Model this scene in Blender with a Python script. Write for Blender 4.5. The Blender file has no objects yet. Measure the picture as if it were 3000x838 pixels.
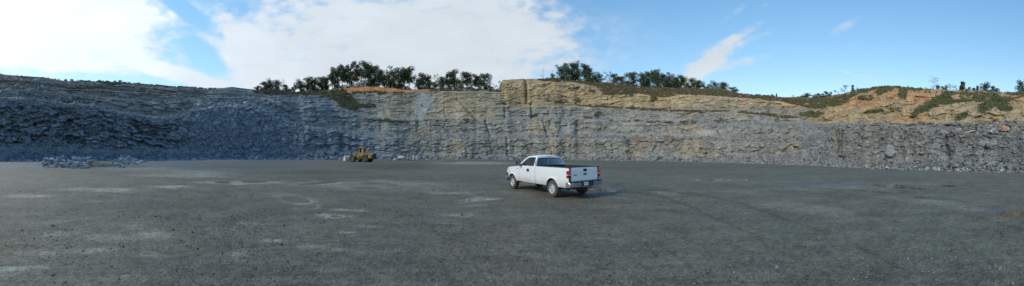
EXPOSURE = 0.6
SUN_E, SUN_ANG = 1.5, 12.0
SKY_STR = .15
SKY_HUE, SKY_SAT, SKY_VAL = .50, 1.22, 1.6
SKY_TINT = (.98, 1.0, 1.0, 1)
CLOUD_B, CLOUD_SUN = 3.45, 1.9
SKY_ROLL = .10
import bpy, bmesh, math, random
import numpy as np
from mathutils import Vector, Matrix
R = math.radians
SC = bpy.context.scene
COL = SC.collection
F, YH, H = 825.0, 452.0, 1.92          # pixels per radian, horizon row and eye height of the panorama (3000 x 838)
random.seed(7)
RNG = np.random.default_rng(11)

# ------------------------------------------------------------------ helpers
def az(x): return (x - 1500.0) / F
def pos(x, r, z=0.0):
    a = az(x); return Vector((r * math.sin(a), r * math.cos(a), z))
def zat(y, r): return H + (YH - y) / F * r
def dist(y): return H * F / (y - YH)
def on_ground(x, y): return pos(x, dist(y), 0.0)

def tag(o, label=None, cat=None, group=None, kind=None):
    if label: o['label'] = label
    if cat: o['category'] = cat
    if group: o['group'] = group
    if kind: o['kind'] = kind
    return o
def empty(name, loc=(0, 0, 0), rz=0.0):
    o = bpy.data.objects.new(name, None); o.empty_display_size = .3
    COL.objects.link(o); o.location = loc; o.rotation_euler = (0, 0, rz); return o
def np_mesh(name, verts, faces, mat=None, parent=None, smooth=False, mats=None, fmat=None):
    """verts (n,3), faces (m,k) with one k -> object"""
    me = bpy.data.meshes.new(name)
    verts = np.asarray(verts, dtype=np.float32); faces = np.asarray(faces, dtype=np.int32)
    k = faces.shape[1]; m = len(faces)
    me.vertices.add(len(verts)); me.vertices.foreach_set('co', verts.ravel())
    me.loops.add(m * k); me.loops.foreach_set('vertex_index', faces.ravel())
    me.polygons.add(m); me.polygons.foreach_set('loop_start', np.arange(0, m * k, k, dtype=np.int32))
    me.polygons.foreach_set('loop_total', np.full(m, k, dtype=np.int32))
    if smooth: me.polygons.foreach_set('use_smooth', np.ones(m, dtype=bool))
    if mat: me.materials.append(mat)
    if mats:
        for q in mats: me.materials.append(q)
        me.polygons.foreach_set('material_index', np.asarray(fmat, dtype=np.int32))
    me.update(calc_edges=True); me.validate()
    o = bpy.data.objects.new(name, me); COL.objects.link(o)
    if parent: o.parent = parent
    return o
def set_col(o, name, rgb):
    a = o.data.color_attributes.new(name, 'FLOAT_COLOR', 'POINT')
    c = np.ones((len(rgb), 4), dtype=np.float32); c[:, :3] = rgb; a.data.foreach_set('color', c.ravel())
def set_val(o, name, v):
    a = o.data.attributes.new(name, 'FLOAT', 'POINT'); a.data.foreach_set('value', np.asarray(v, dtype=np.float32).ravel())
def obj(name, bm, mat, parent=None, smooth=False, sharp=None):
    me = bpy.data.meshes.new(name); bmesh.ops.recalc_face_normals(bm, faces=bm.faces)
    bm.to_mesh(me); bm.free()
    if mat: me.materials.append(mat)
    if smooth: me.polygons.foreach_set('use_smooth', [True] * len(me.polygons))
    if smooth and sharp: me.set_sharp_from_angle(angle=R(sharp))
    o = bpy.data.objects.new(name, me); COL.objects.link(o)
    if parent: o.parent = parent
    return o
def grid_faces(ni, nj, wrap=False):
    i = np.arange(ni if wrap else ni - 1)[:, None]; j = np.arange(nj - 1)[None, :]
    i2 = (i + 1) % ni
    return np.stack([i * nj + j, i2 * nj + j, i2 * nj + j + 1, i * nj + j + 1], -1).reshape(-1, 4)

# ------------------------------------------------------------------ numpy noise
def _h(ix, iy, seed):
    n = (ix.astype(np.int64) * 374761393 + iy.astype(np.int64) * 668265263 + seed * 1274126177) & 0xffffffff
    n = ((n ^ (n >> 13)) * 1274126177) & 0xffffffff
    n = ((n ^ (n >> 16)) * 2246822519) & 0xffffffff
    return ((n ^ (n >> 15)) & 0xffffff) / float(0xffffff)
def vnoise(x, y, seed=0):
    ix, iy = np.floor(x), np.floor(y); fx, fy = x - ix, y - iy
    fx = fx * fx * fx * (fx * (fx * 6 - 15) + 10); fy = fy * fy * fy * (fy * (fy * 6 - 15) + 10)
    a, b = _h(ix, iy, seed), _h(ix + 1, iy, seed); c, d = _h(ix, iy + 1, seed), _h(ix + 1, iy + 1, seed)
    return (a + (b - a) * fx) * (1 - fy) + (c + (d - c) * fx) * fy
def fbm(x, y, seed=0, oct=4, gain=.5):
    t = 0; a = 1; n = 0; x, y = x * .83 - y * .56, x * .56 + y * .83
    for k in range(oct):
        t = t + a * vnoise(x * 2.03 ** k + 17.3 * k, y * 2.03 ** k + 5.1 * k, seed + k); n += a; a *= gain
        x, y = x * .76 - y * .65, x * .65 + y * .76        # turn each octave so the lattice does not show
    return t / n
WT = .55          # broken blocks lean back, so their faces look a little skyward
def worley(x, y, seed=0):
    """F1, F2-F1, id value, plane tilt inside the nearest cell"""
    ix, iy = np.floor(x), np.floor(y)
    f1 = np.full(x.shape, 9.); f2 = np.full(x.shape, 9.); idv = np.zeros(x.shape); tl = np.zeros(x.shape)
    for dx in (-1, 0, 1):
        for dy in (-1, 0, 1):
            cx, cy = ix + dx, iy + dy
            px = cx + .1 + .8 * _h(cx, cy, seed); py = cy + .1 + .8 * _h(cx, cy, seed + 7)
            d = np.abs(x - px) ** 1.0 + np.abs(y - py) ** 1.0
            d = .5 * d + .5 * np.hypot(x - px, y - py)
            hv = _h(cx, cy, seed + 13); tx = _h(cx, cy, seed + 19) - .5; ty = _h(cx, cy, seed + 23) - .5
            near = d < f1
            f2 = np.where(near, f1, np.minimum(f2, d))
            idv = np.where(near, hv, idv); tl = np.where(near, (x - px) * tx + (y - py) * (ty - WT), tl)
            f1 = np.where(near, d, f1)
    return f1, f2 - f1, idv, tl
def sstep(a, b, v):
    t = np.clip((v - a) / (b - a), 0, 1); return t * t * (3 - 2 * t)
def blob(X, Y, cx, cy, rx, ry, rot=0, soft=.25, wx=0, wy=0):
    """soft rotated ellipse in panorama angles; rot in degrees, clockwise on the picture"""
    c, s = math.cos(R(rot)), math.sin(R(rot)); dx, dy = X - cx + wx, Y - cy + wy
    u, v = (dx * c + dy * s) / rx, (-dx * s + dy * c) / ry
    return 1 - sstep(1 - soft, 1 + soft, np.hypot(u, v))

# ------------------------------------------------------------------ materials
def new_mat(name):
    m = bpy.data.materials.new(name); m.use_nodes = True; nt = m.node_tree
    b = nt.nodes['Principled BSDF']; return m, nt, b
class NT:
    def __init__(s, nt): s.nt = nt
    def n(s, t, ins=None, **props):
        nd = s.nt.nodes.new(t)
        for k, v in props.items(): setattr(nd, k, v)
        for k, v in (ins or {}).items():
            sock = nd.inputs[k]
            if hasattr(v, 'is_output') or isinstance(v, bpy.types.NodeSocket): s.nt.links.new(v, sock)
            else: sock.default_value = v
        return nd
    def m(s, op, a, b=0.0, c=0.0, clamp=False):
        nd = s.nt.nodes.new('ShaderNodeMath'); nd.operation = op; nd.use_clamp = clamp
        for i, v in enumerate((a, b, c)):
            if isinstance(v, bpy.types.NodeSocket): s.nt.links.new(v, nd.inputs[i])
            else: nd.inputs[i].default_value = v
        return nd.outputs[0]
    def mixc(s, f, a, b, mode='MIX'):
        nd = s.nt.nodes.new('ShaderNodeMix'); nd.data_type = 'RGBA'; nd.blend_type = mode
        for i, v in ((0, f), (6, a), (7, b)):
            if isinstance(v, bpy.types.NodeSocket): s.nt.links.new(v, nd.inputs[i])
            else: nd.inputs[i].default_value = v if not isinstance(v, tuple) or len(v) == 4 else (*v, 1)
        return nd.outputs[2]
    def ramp(s, f, pts):
        nd = s.nt.nodes.new('ShaderNodeValToRGB'); s.nt.links.new(f, nd.inputs[0]); e = nd.color_ramp.elements
        while len(e) < len(pts): e.new(.5)
        for q, (p, c) in zip(e, pts): q.position = p; q.color = (*c, 1) if isinstance(c, tuple) else (c, c, c, 1)
        return nd.outputs[0]
def flat(name, col, rough=.6, metal=0, var=.12, scale=6, dirt=None, coat=0, spec=.5, emis=None, es=0):
    """painted or plain surface with a little uneven colour; optional dust near the ground"""
    m, nt, b = new_mat(name); N = NT(nt)
    tc = N.n('ShaderNodeTexCoord').outputs['Object']
    no = N.n('ShaderNodeTexNoise', {'Vector': tc, 'Scale': scale, 'Detail': 5.0, 'Roughness': .6}).outputs[0]
    c = N.mixc(no, tuple(v * (1 - var) for v in col), tuple(min(1, v * (1 + var)) for v in col))
    if dirt:
        z = N.n('ShaderNodeSeparateXYZ', {0: tc}).outputs[2]
        k = N.m('MULTIPLY', N.n('ShaderNodeMapRange', {0: N.m('ADD', z, N.m('MULTIPLY', no, .25)), 1: dirt[1], 2: dirt[0], 3: 0., 4: 1.}).outputs[0], dirt[3])
        c = N.mixc(k, c, dirt[2]); nt.links.new(N.m('ADD', N.m('MULTIPLY', k, .5), rough, clamp=True), b.inputs['Roughness'])
    else: b.inputs['Roughness'].default_value = rough
    nt.links.new(c, b.inputs['Base Color']); b.inputs['Metallic'].default_value = metal
    b.inputs['Coat Weight'].default_value = coat; b.inputs['Coat Roughness'].default_value = .08
    b.inputs['Specular IOR Level'].default_value = spec
    if emis: b.inputs['Emission Color'].default_value = (*emis, 1); b.inputs['Emission Strength'].default_value = es
    return m
def rock_mat(name, s1, s2, bump, tint=None):
    m, nt, b = new_mat(name); N = NT(nt)
    g = N.n('ShaderNodeNewGeometry').outputs['Position']
    base = N.n('ShaderNodeAttribute', attribute_name='tone').outputs['Color'] if tint is None else None
    mp = N.n('ShaderNodeMapping', {'Vector': g, 'Scale': (1, 1, 1.7)}).outputs[0]
    n1 = N.n('ShaderNodeTexNoise', {'Vector': mp, 'Scale': s1, 'Detail': 8.0, 'Roughness': .62}).outputs[0]
    v1 = N.n('ShaderNodeTexVoronoi', {'Vector': mp, 'Scale': s2}, feature='F1')
    v2 = N.n('ShaderNodeTexVoronoi', {'Vector': mp, 'Scale': s2}, feature='DISTANCE_TO_EDGE').outputs[0]
    idc = N.n('ShaderNodeSeparateColor', {0: v1.outputs['Color']}).outputs[0]
    k = N.m('ADD', N.m('MULTIPLY', N.m('SUBTRACT', n1, .5), 1.0), N.m('MULTIPLY', N.m('SUBTRACT', idc, .5), .42))
    k = N.m('ADD', k, 1.0)
    k = N.m('MAXIMUM', k, .35)
    if base is None: base = N.n('ShaderNodeRGB').outputs[0]; base.default_value = (*tint, 1)
    sc = N.n('ShaderNodeVectorMath', {0: base}, operation='SCALE'); nt.links.new(k, sc.inputs['Scale'])
    nt.links.new(sc.outputs[0], b.inputs['Base Color']); b.inputs['Roughness'].default_value = .92
    b.inputs['Specular IOR Level'].default_value = .25
    hgt = N.m('ADD', N.m('MULTIPLY', n1, .8), N.m('ADD', N.m('MULTIPLY', idc, .5), N.m('MINIMUM', N.m('MULTIPLY', v2, 3.), .5)))
    bp = N.n('ShaderNodeBump', {'Height': hgt, 'Strength': 1.0, 'Distance': bump})
    nt.links.new(bp.outputs[0], b.inputs['Normal'])
    return m

# ------------------------------------------------------------------ camera, sky, sun
cd = bpy.data.cameras.new('camera'); cam = bpy.data.objects.new('camera', cd); COL.objects.link(cam)
cam.location = (0, 0, H); cam.rotation_euler = (R(90), 0, 0)
cd.type = 'PANO'; cd.panorama_type = 'CENTRAL_CYLINDRICAL'
cd.central_cylindrical_range_u_min = -1500 / F; cd.central_cylindrical_range_u_max = 1500 / F
cd.central_cylindrical_range_v_min = -(838 - YH) / F; cd.central_cylindrical_range_v_max = YH / F
cd.central_cylindrical_radius = 1.0
cd.clip_start = .05; cd.clip_end = 5000
SC.camera = cam
SC.view_settings.view_transform = 'Standard'; SC.view_settings.look = 'None'
SC.view_settings.exposure = EXPOSURE; SC.view_settings.gamma = 1; SC.view_settings.use_curve_mapping = False
SUN_AZ, SUN_EL = -112.0, 35.0           # degrees to the right of the view axis, above the horizon
sd = Vector((math.sin(R(SUN_AZ)) * math.cos(R(SUN_EL)), math.cos(R(SUN_AZ)) * math.cos(R(SUN_EL)), math.sin(R(SUN_EL))))
sl = bpy.data.lights.new('sun', 'SUN'); so = bpy.data.objects.new('sun', sl); COL.objects.link(so)
sl.energy = SUN_E; sl.angle = R(SUN_ANG); sl.color = (1, .93, .82)
so.location = (-60, 0, 80); so.rotation_euler = (-sd).to_track_quat('-Z', 'Y').to_euler()

def build_world():
    w = bpy.data.worlds.new('World'); SC.world = w; w.use_nodes = True; nt = w.node_tree; N = NT(nt)
    bg = nt.nodes['Background']
    sky = N.n('ShaderNodeTexSky', sky_type='NISHITA', sun_disc=False, sun_elevation=R(SUN_EL), sun_rotation=R(SUN_AZ),
              air_density=1.0, dust_density=.05, ozone_density=1.6, altitude=200)
    d = N.n('ShaderNodeTexCoord').outputs['Generated']
    sx = N.n('ShaderNodeSeparateXYZ', {0: d}); X, Y, Z = sx.outputs
    a = N.m('ARCTAN2', X, Y)
    hz = N.m('SQRT', N.m('ADD', N.m('MULTIPLY', X, X), N.m('MULTIPLY', Y, Y)))
    v = N.m('DIVIDE', Z, N.m('MAXIMUM', hz, .02))
    sv = N.n('ShaderNodeCombineXYZ', {0: a, 1: v, 2: 0.0}).outputs[0]
    def noise(scale, st, det, rough, dist=0.0, off=0):
        mp = N.n('ShaderNodeMapping', {'Vector': sv, 'Scale': (1, st, 1), 'Location': (off, off * 1.7, off)}).outputs[0]
        return N.n('ShaderNodeTexNoise', {'Vector': mp, 'Scale': scale, 'Detail': det, 'Roughness': rough, 'Distortion': dist}).outputs[0]
    big = noise(3.2, 2.2, 7., .55, .4); fine = noise(16., 1.8, 8., .62, .3, 3.3)
    mot = N.n('ShaderNodeTexVoronoi', {'Vector': N.n('ShaderNodeMapping', {'Vector': sv, 'Scale': (1, 1.7, 1)}).outputs[0], 'Scale': 22.}, feature='SMOOTH_F1').outputs[0]
    def g(cx, cy, rx, ry, rot, amp):
        cx, cy = az(cx), (YH - cy) / F; rx, ry = rx / F, ry / F; c, s = math.cos(R(rot)), math.sin(R(rot))
        dx, dy = N.m('SUBTRACT', a, cx), N.m('SUBTRACT', v, cy)
        u = N.m('DIVIDE', N.m('SUBTRACT', N.m('MULTIPLY', dx, c), N.m('MULTIPLY', dy, s)), rx)
        t = N.m('DIVIDE', N.m('ADD', N.m('MULTIPLY', dx, s), N.m('MULTIPLY', dy, c)), ry)
        q = N.m('ADD', N.m('MULTIPLY', u, u), N.m('MULTIPLY', t, t))
        q = N.m('MULTIPLY', q, q)                       # flat-topped
        return N.m('MULTIPLY', N.m('EXPONENT', N.m('MULTIPLY', q, -.7)), amp)
    tot = None
    for b in CLOUDS:
        k = g(*b); tot = k if tot is None else N.m('ADD', tot, k)
    nz = N.m('ADD', N.m('ADD', N.m('MULTIPLY', N.m('SUBTRACT', big, .5), 2.2), N.m('MULTIPLY', N.m('SUBTRACT', fine, .5), 2.6)),
             N.m('MULTIPLY', N.m('SUBTRACT', .45, mot), .9))
    # the noise only breaks up cloud that is there
    dens = N.m('ADD', tot, N.m('MULTIPLY', nz, N.m('MINIMUM', N.m('ADD', N.m('MULTIPLY', tot, 1.2), .1), 1.0)))
    dens = N.n('ShaderNodeMapRange', {0: dens, 1: -.02, 2: 1.45, 3: 0., 4: .93}, interpolation_type='SMOOTHSTEP').outputs[0]
    # clouds near the sun are brighter
    dt = N.n('ShaderNodeVectorMath', {0: d, 1: tuple(sd)}, operation='DOT_PRODUCT').outputs['Value']
    near = N.m('POWER', N.m('MAXIMUM', dt, 0.0), 3.0)
    cb = N.m('ADD', CLOUD_B, N.m('MULTIPLY', near, CLOUD_SUN))
    cb = N.m('MULTIPLY', cb, N.m('ADD', .82, N.m('MULTIPLY', big, .36)))
    ccol = N.n('ShaderNodeVectorMath', {0: (.90, .98, 1.05)}, operation='SCALE'); nt.links.new(cb, ccol.inputs['Scale'])
    skc = N.n('ShaderNodeHueSaturation', {'Hue': SKY_HUE, 'Saturation': SKY_SAT, 'Value': SKY_VAL, 'Color': sky.outputs[0]}).outputs[0]
    skc = N.mixc(1.0, skc, SKY_TINT, 'MULTIPLY')
    sp = N.n('ShaderNodeSeparateColor', {0: skc}).outputs
    ch = [N.m('DIVIDE', q, N.m('ADD', 1.0, N.m('MULTIPLY', q, SKY_ROLL))) for q in sp[:3]]      # shoulder for the glare round the sun
    skc = N.n('ShaderNodeCombineColor', {0: ch[0], 1: ch[1], 2: ch[2]}).outputs[0]
    skw = N.mixc(dens, skc, ccol.outputs[0])
    nt.links.new(skw, bg.inputs[0]); bg.inputs[1].default_value = SKY_STR
    w.cycles.sampling_method = 'MANUAL'; w.cycles.sample_map_resolution = 512
CLOUDS = [
    (180, 60, 330, 120, 0, 1.25), (-200, 60, 500, 170, 0, 1.0), (130, 178, 240, 24, 6, 1.3), (470, 205, 150, 19, 17, 1.4), (600, 240, 110, 22, 20, 1.2),
    (330, 150, 240, 45, 5, .45), (700, 120, 120, 60, 30, .75), (1350, 120, 480, 150, 0, .42), (900, 150, 330, 190, 0, .2),
    (1060, 120, 380, 150, 0, 1.15), (1000, 250, 330, 50, 0, .8), (760, 210, 120, 60, 50, .8),
    (1430, 140, 260, 75, 3, .75), (1480, 40, 190, 60, 8, .7), (1350, 215, 260, 50, 5, .55),
    (560, 45, 120, 22, 35, -.95), (595, 160, 75, 34, 35, -.75),
    (2065, 195, 90, 24, -35, 1.15), (2100, 155, 100, 26, -28, .72), (2170, 100, 90, 12, -30, .62), (2210, 112, 60, 8, -20, .45), (2160, 185, 90, 14, -12, .55), (2030, 225, 50, 14, -35, .7), (2150, 40, 60, 10, -40, .4),
    (2480, 75, 50, 14, -30, .40), (2480, 211, 14, 5, 15, .6), (2535, 225, 42, 4, 12, .6), (2390, 264, 30, 3, 0, .3), (2250, 15, 22, 7, 0, .4),
]
build_world()
# ------------------------------------------------------------------ quarry walls
def ctl(pts): a = np.array(pts, float); return a[:, 0], a[:, 1:]
TX, TV = ctl([  # x, first face top, second, third, fourth, skyline (rows of the panorama)
 (-260, 289, 262, 250, 228, 212), (0, 289, 268, 250, 228, 216), (100, 290, 270, 255, 238, 227), (200, 305, 278, 260, 246, 237),
 (300, 318, 285, 265, 248, 239), (400, 340, 295, 270, 252, 244), (500, 350, 298, 275, 258, 252), (560, 330, 296, 278, 262, 256),
 (611, 318, 300, 282, 265, 261), (678, 314, 302, 285, 262, 257), (749, 315, 304, 290, 272, 266), (830, 354, 300, 288, 276, 268),
 (900, 368, 302, 290, 277, 269), (1000, 383, 318, 300, 276, 258), (1078, 395, 345, 310, 276, 252), (1200, 402, 353, 312, 268, 262),
 (1350, 405, 352, 308, 266, 263), (1462, 405, 351, 306, 268, 266), (1473, 405, 351, 306, 240, 237), (1500, 405, 351, 305, 236, 234),
 (1611, 403, 350, 308, 234, 231), (1722, 403, 350, 312, 246, 240), (1767, 404, 352, 314, 257, 243), (1833, 406, 356, 317, 272, 248),
 (1891, 407, 358, 320, 277, 254), (1944, 408, 359, 322, 286, 256), (1989, 409, 361, 323, 277, 259), (2100, 412, 363, 325, 281, 261),
 (2200, 415, 366, 331, 287, 279), (2250, 416, 368, 336, 290, 281), (2311, 416, 368, 339, 304, 289), (2373, 414, 369, 340, 316, 292),
 (2425, 408, 369, 338, 300, 288), (2450, 374, 368, 333, 290, 283), (2515, 368, 365, 325, 280, 267), (2600, 368, 364, 321, 270, 253),
 (2667, 370, 364, 319, 272, 257), (2778, 378, 364, 318, 280, 264), (2844, 395, 366, 322, 285, 268), (2950, 405, 366, 325, 288, 270),
 (3260, 414, 366, 328, 290, 268)])
FX, FV = ctl([(-260, 84), (0, 86), (300, 88), (500, 92), (722, 106), (900, 108), (1011, 106), (1200, 102), (1400, 98), (1700, 90), (1900, 79), (2050, 69),
              (2200, 59), (2330, 50), (2450, 42.5), (2600, 36.5), (2750, 33), (2868, 30.5), (3000, 30), (3260, 32)])
BX, BV = ctl([(-260, 450), (0, 450), (300, 448), (600, 448), (720, 440), (850, 446), (1000, 452), (1200, 456), (1500, 461), (1900, 462), (2150, 463), (2270, 458),
              (2350, 444), (2430, 422), (2452, 440), (2480, 468), (2600, 474), (2750, 478), (2900, 480), (3000, 484), (3260, 486)])
DX, DV = ctl([  # x, run of talus, first face, bench, second face, bench, third, bench, fourth, to skyline
 (-260, 6, 13, 9, 9, 7, 9, 6, 9, 12), (0, 6, 13, 9, 9, 7, 9, 6, 9, 12), (400, 6, 11, 11, 9, 7, 9, 6, 9, 14), (560, 6, 16, 4, 7, 5, 8, 4, 9, 8),
 (750, 6, 17, 4, 7, 5, 8, 4, 9, 8), (900, 5, 9, 8, 5, 6, 8, 4, 7, 8), (1078, 5, 6, 7, 4, 6, 7, 1, 6, 6), (1200, 4, 5, 7, 4, 6, 7, .6, 6, 6),
 (1462, 3, 4, 7, 4, 6, 6, .8, 6, 5), (1480, 3, 4, 7, 4, 6, 4, 5, 3, 5), (1722, 3, 4, 7, 4, 6, 4, 5, 5, 9), (1900, 3, 4, 6, 4, 6, 4, 5, 6, 14), (2100, 3, 4, 6, 4, 5, 4, 5, 5, 13),
 (2300, 4, 4, 5, 4, 5, 4, 5, 5, 8), (2425, 5, 2, 5, 4, 5, 4, 4, 6, 8), (2452, 4, 5, 8, 1.5, 4, 5, 3, 7, 8), (2600, 3.5, 5, 8, 1.5, 4, 5, 3, 8, 10),
 (2844, 3.5, 5, 6, 3, 4, 5, 3, 8, 10), (3260, 3.5, 5, 6, 3, 4, 5, 3, 8, 10)])
def icol(X, V, x): return np.stack([np.interp(x, X, V[:, k]) for k in range(V.shape[1])], -1)
NC = 2700
XS = np.linspace(-255, 3255, NC)
jit = (fbm(XS / 60, XS * 0, 5, 4) - .5); jit2 = (fbm(XS / 22, XS * 0, 9, 3) - .5)
T = icol(TX, TV, XS); FR = icol(FX, FV, XS)[:, 0]; YB = icol(BX, BV, XS)[:, 0]; DR = icol(DX, DV, XS)
FR = FR * (1 + .03 * (fbm(XS / 45, XS * 0, 31, 3) - .5))
for k, am in enumerate((9, 6, 6, 4, 2)):
    T[:, k] += am * (1 + 1.3 * (XS < 960) * (0 < k < 4)) * (fbm(XS / 38, XS * 0 + k, 40 + k, 4) - .5)
T[:, 0] += 16 * (fbm(XS / 30, XS * 0, 53, 4) - .5) * (XS > 2470); YB = YB + 14 * (fbm(XS / 24, XS * 0, 48, 4) - .5) * (XS > 2470)
YB = YB + 16 * (fbm(XS / 26, XS * 0, 47, 4) - .5) * (XS < 2250)
r = [FR - 2.5, FR]; z = [np.full(NC, -1.6), np.full(NC, -.12)]
rr = FR + DR[:, 0]; r.append(rr); z.append(H + (YH - YB) / F * rr)
ks = [1]                                       # index of key points
def face(run, yk, buckle=1.0):
    global rr
    rr = rr + run; r.append(rr); z.append(H + (YH - yk) / F * rr)
def bench(run):
    global rr
    rr = rr + run; r.append(rr); z.append(z[-1] + .25)
HE = np.maximum(sstep(880, 1000, XS), 1.2 * (1 - sstep(560, 640, XS))) * (1 - .6 * sstep(2440, 2460, XS))
def heap(run, rise):
    global rr
    rr = rr + run; r.append(rr); z.append(z[-1] + .62 * rise * HE * (.7 + .8 * fbm(XS / 30, XS * 0 + len(r), 77, 3)))
face(DR[:, 1], T[:, 0]); bench(DR[:, 2] * .6); heap(DR[:, 2] * .4, 1.9); face(DR[:, 3], T[:, 1]); bench(DR[:, 4] * .6); heap(DR[:, 4] * .4, 1.5); face(DR[:, 5], T[:, 2]); bench(DR[:, 6])
face(DR[:, 7], T[:, 3]); face(DR[:, 8], T[:, 4])
for i in range(3, len(z)): z[i] = np.maximum(z[i], z[i - 1] + .02)
RS, ZS = r[-1].copy(), z[-1].copy()            # skyline
bench(16); z[-1] = ZS - .9; r.append(rr + 60); z.append(ZS - 8); r.append(rr + 420); z.append(ZS * 0 - 30)
#       toe talus f1  b1 f2  b2 f3  b3 f4  slope back ..
NSEG = [2, 16, 62, 3, 7, 36, 3, 6, 36, 5, 50, 22, 4, 2, 2]
SEGT = [0, 1, 2, 0, 1, 2, 0, 1, 2, 0, 2, 1, 0, 0, 0]
S_SK, S_B1, S_T1, S_B2, S_T2, S_B3 = 11, 3, 4, 6, 7, 9  # 0 flat, 1 loose slope, 2 rock face
Rr, Zz, Wf, Wt, SG = [], [], [], [], []
for s, n in enumerate(NSEG):
    for q in range(n):
        t = q / n; e = t
        Rr.append(r[s] + (r[s + 1] - r[s]) * e)
        zt = t if SEGT[s] != 2 else t ** .92
        Zz.append(z[s] + (z[s + 1] - z[s]) * zt)
        Wf.append((min(1, 5 * t) * min(1, 6 * (1 - t)) if SEGT[s] == 2 else .15)); Wt.append(1. if SEGT[s] == 1 else 0.); SG.append(s)
Rr.append(r[-1]); Zz.append(z[-1]); Wf.append(0); Wt.append(0); SG.append(14)
NR = len(Rr); Rr = np.array(Rr).T; Zz = np.array(Zz).T; Wf = np.array(Wf)[None, :] * np.ones((NC, 1)); Wt = np.array(Wt)[None, :] * np.ones((NC, 1)); SG = np.array(SG)
XG = XS[:, None] * np.ones((1, NR))
AZ = (XG - 1500) / F
px0, py0 = FR * np.sin((XS - 1500) / F), FR * np.cos((XS - 1500) / F)
sk_ = (95 / np.interp(XS, FX, FV[:, 0])) ** .75   # nearer walls show finer breakage
arc = np.concatenate([[0], np.cumsum(np.hypot(np.diff(px0), np.diff(py0)) * sk_[1:])])
# arc length rescaled with distance so that rock keeps its size on the far tiers
SA = arc[:, None] * np.ones((1, NR))
YG = YH - (Zz - H) / Rr * F                     # panorama row of each vertex before it is roughened
# masks of what the rock is like
left = 1 - sstep(540, 640, XG)
mound = blob(XG, YG, 700, 375, 170, 75, 0, .35)
rightb = sstep(2440, 2470, XG) * (SG[None, :] <= 2)
dipL = left * sstep(100, 450, XG) * .38
U = SA; KV = np.where(SG[None, :] <= 2, 1 + .9 * sstep(2440, 2462, XG), 1.15); V = Zz * KV + dipL * (SA - 60) * .35 + .1 * (fbm(SA / 9, Zz / 9, 3, 3) - .5) * 8 + 0
wU, wV = 1.2 * (fbm(U / 3, V / 3, 71, 3) - .5), .6 * (fbm(U / 3, V / 3, 77, 3) - .5)
disp = (3.4 + 2.6 * (1 - sstep(850, 1000, XG))) * (fbm(U / 16, V / 26, 21, 3) - .5)
disp += 1.0 * (fbm(U / 4.2, V / 9, 25, 3) - .5)
rib = np.abs(fbm(U / 6.0, V / 22, 29, 2) - .5) * 2; disp -= .8 * np.exp(-(rib / .10) ** 2) * sstep(.4, .6, fbm(U / 9, V / 9, 413, 2)) * (1 - left)
for (a, b, amp, cr, sd_) in ((4.6, 2.7, .60, .22, 101), (2.1, 1.15, .52, .24, 131), (1.0, .55, .34, .18, 151)):
    f1, e, idv, tl = worley((U + wU) / a, (V + wV) / b, sd_)
    k = 1 + .9 * left * (SG[None, :] <= 2)
    disp += k * amp * (idv - .5) + k * amp * (1.0 + .7 * left) * tl - cr * k * np.exp(-(e / .10) ** 2)
    if a > 4: big_id = idv; crease = np.exp(-(e / .12) ** 2)
    elif a > 1.5: mid_id = idv
ph = V / 1.25 + 2.2 * fbm(U / 6, V / 4, 401, 4) + .8 * fbm(U / 1.8, V / 2.5, 405, 3); saw = 1 - (ph - np.floor(ph))
slab_amp = (.10 + .18 * left) * np.clip(3.2 * (fbm(U / 2.2, V / 2.2, 411, 3) - .42), 0, 1.2)
disp += slab_amp * (saw - .5) * 1.6
smooth = np.zeros_like(XG)
SLABS = [[(1218, 280), (1240, 272), (1276, 284), (1262, 310), (1252, 327), (1239, 354), (1215, 346)], [(1275, 334), (1296, 329), (1308, 340), (1296, 350), (1278, 348)], [(1640, 370), (1686, 361), (1690, 395), (1634, 396)],
         [(548, 284), (592, 290), (610, 316), (568, 306)], [(755, 286), (800, 291), (846, 310), (840, 319), (790, 303)], [(1360, 334), (1344, 352), (1322, 352), (1338, 330)], [(1556, 287), (1620, 292), (1616, 303), (1556, 302)],
         [(2030, 385), (2090, 378), (2110, 392), (2060, 400)], [(1950, 345), (2010, 344), (2012, 356), (1950, 357)]]
def inpoly(X, Y, P):
    k = np.zeros(X.shape, bool); n = len(P)
    for i in range(n):
        (x1, y1), (x2, y2) = P[i], P[(i + 1) % n]; c = ((y1 > Y) != (y2 > Y)) & (X < (x2 - x1) * (Y - y1) / ((y2 - y1) or 1e-9) + x1); k ^= c
    return k * 1.0
wj = 5 * (fbm(XG / 7, YG / 7, 191, 3) - .5)
for s in SLABS: smooth = np.maximum(smooth, inpoly(XG + wj, YG + wj, s))
disp *= (1 - .22 * sstep(1000, 1150, XG)) * (1 - .25 * rightb)
disp *= Wf / KV ** .8 * (1 - .8 * smooth) * (1 - .85 * mound)
# vertical cuts and gullies seen on the walls
for (gx, y0, y1, wd, dp, sl) in ((1541, 232, 300, 4, 3.0, .03), (1556, 303, 350, 3.5, 1.8, .05), (1480, 306, 350, 4, 1.8, 0), (1420, 350, 402, 4, 1.8, .35), (1590, 352, 402, 4, 2.0, .3),
                             (1612, 352, 402, 4, 1.4, .25), (1692, 352, 402, 8, 2.6, 0), (1485, 405, 465, 4, 2.0, .05), (1850, 405, 465, 13, 3.0, 0), (965, 262, 350, 30, 3, .2), (560, 360, 440, 22, 2.6, 0),
                             (1340, 290, 350, 4, 2.4, .95), (2462, 370, 460, 5, -3.0, 0), (2640, 400, 470, 6, 1.4, .1), (2770, 400, 470, 5, 1.4, .15), (1000, 395, 455, 7, 2.2, 0), (1120, 300, 350, 6, 1.0, .4), (480, 300, 440, 12, 2, .1)):
    xc = gx + sl * (YG - y0)
    disp -= .6 * dp * np.exp(-((XG - xc) / wd) ** 2) * sstep(y0 - 4, y0 + 4, YG) * (1 - sstep(y1 - 6, y1 + 4, YG))
slope = np.maximum(Wt, mound)
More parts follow.
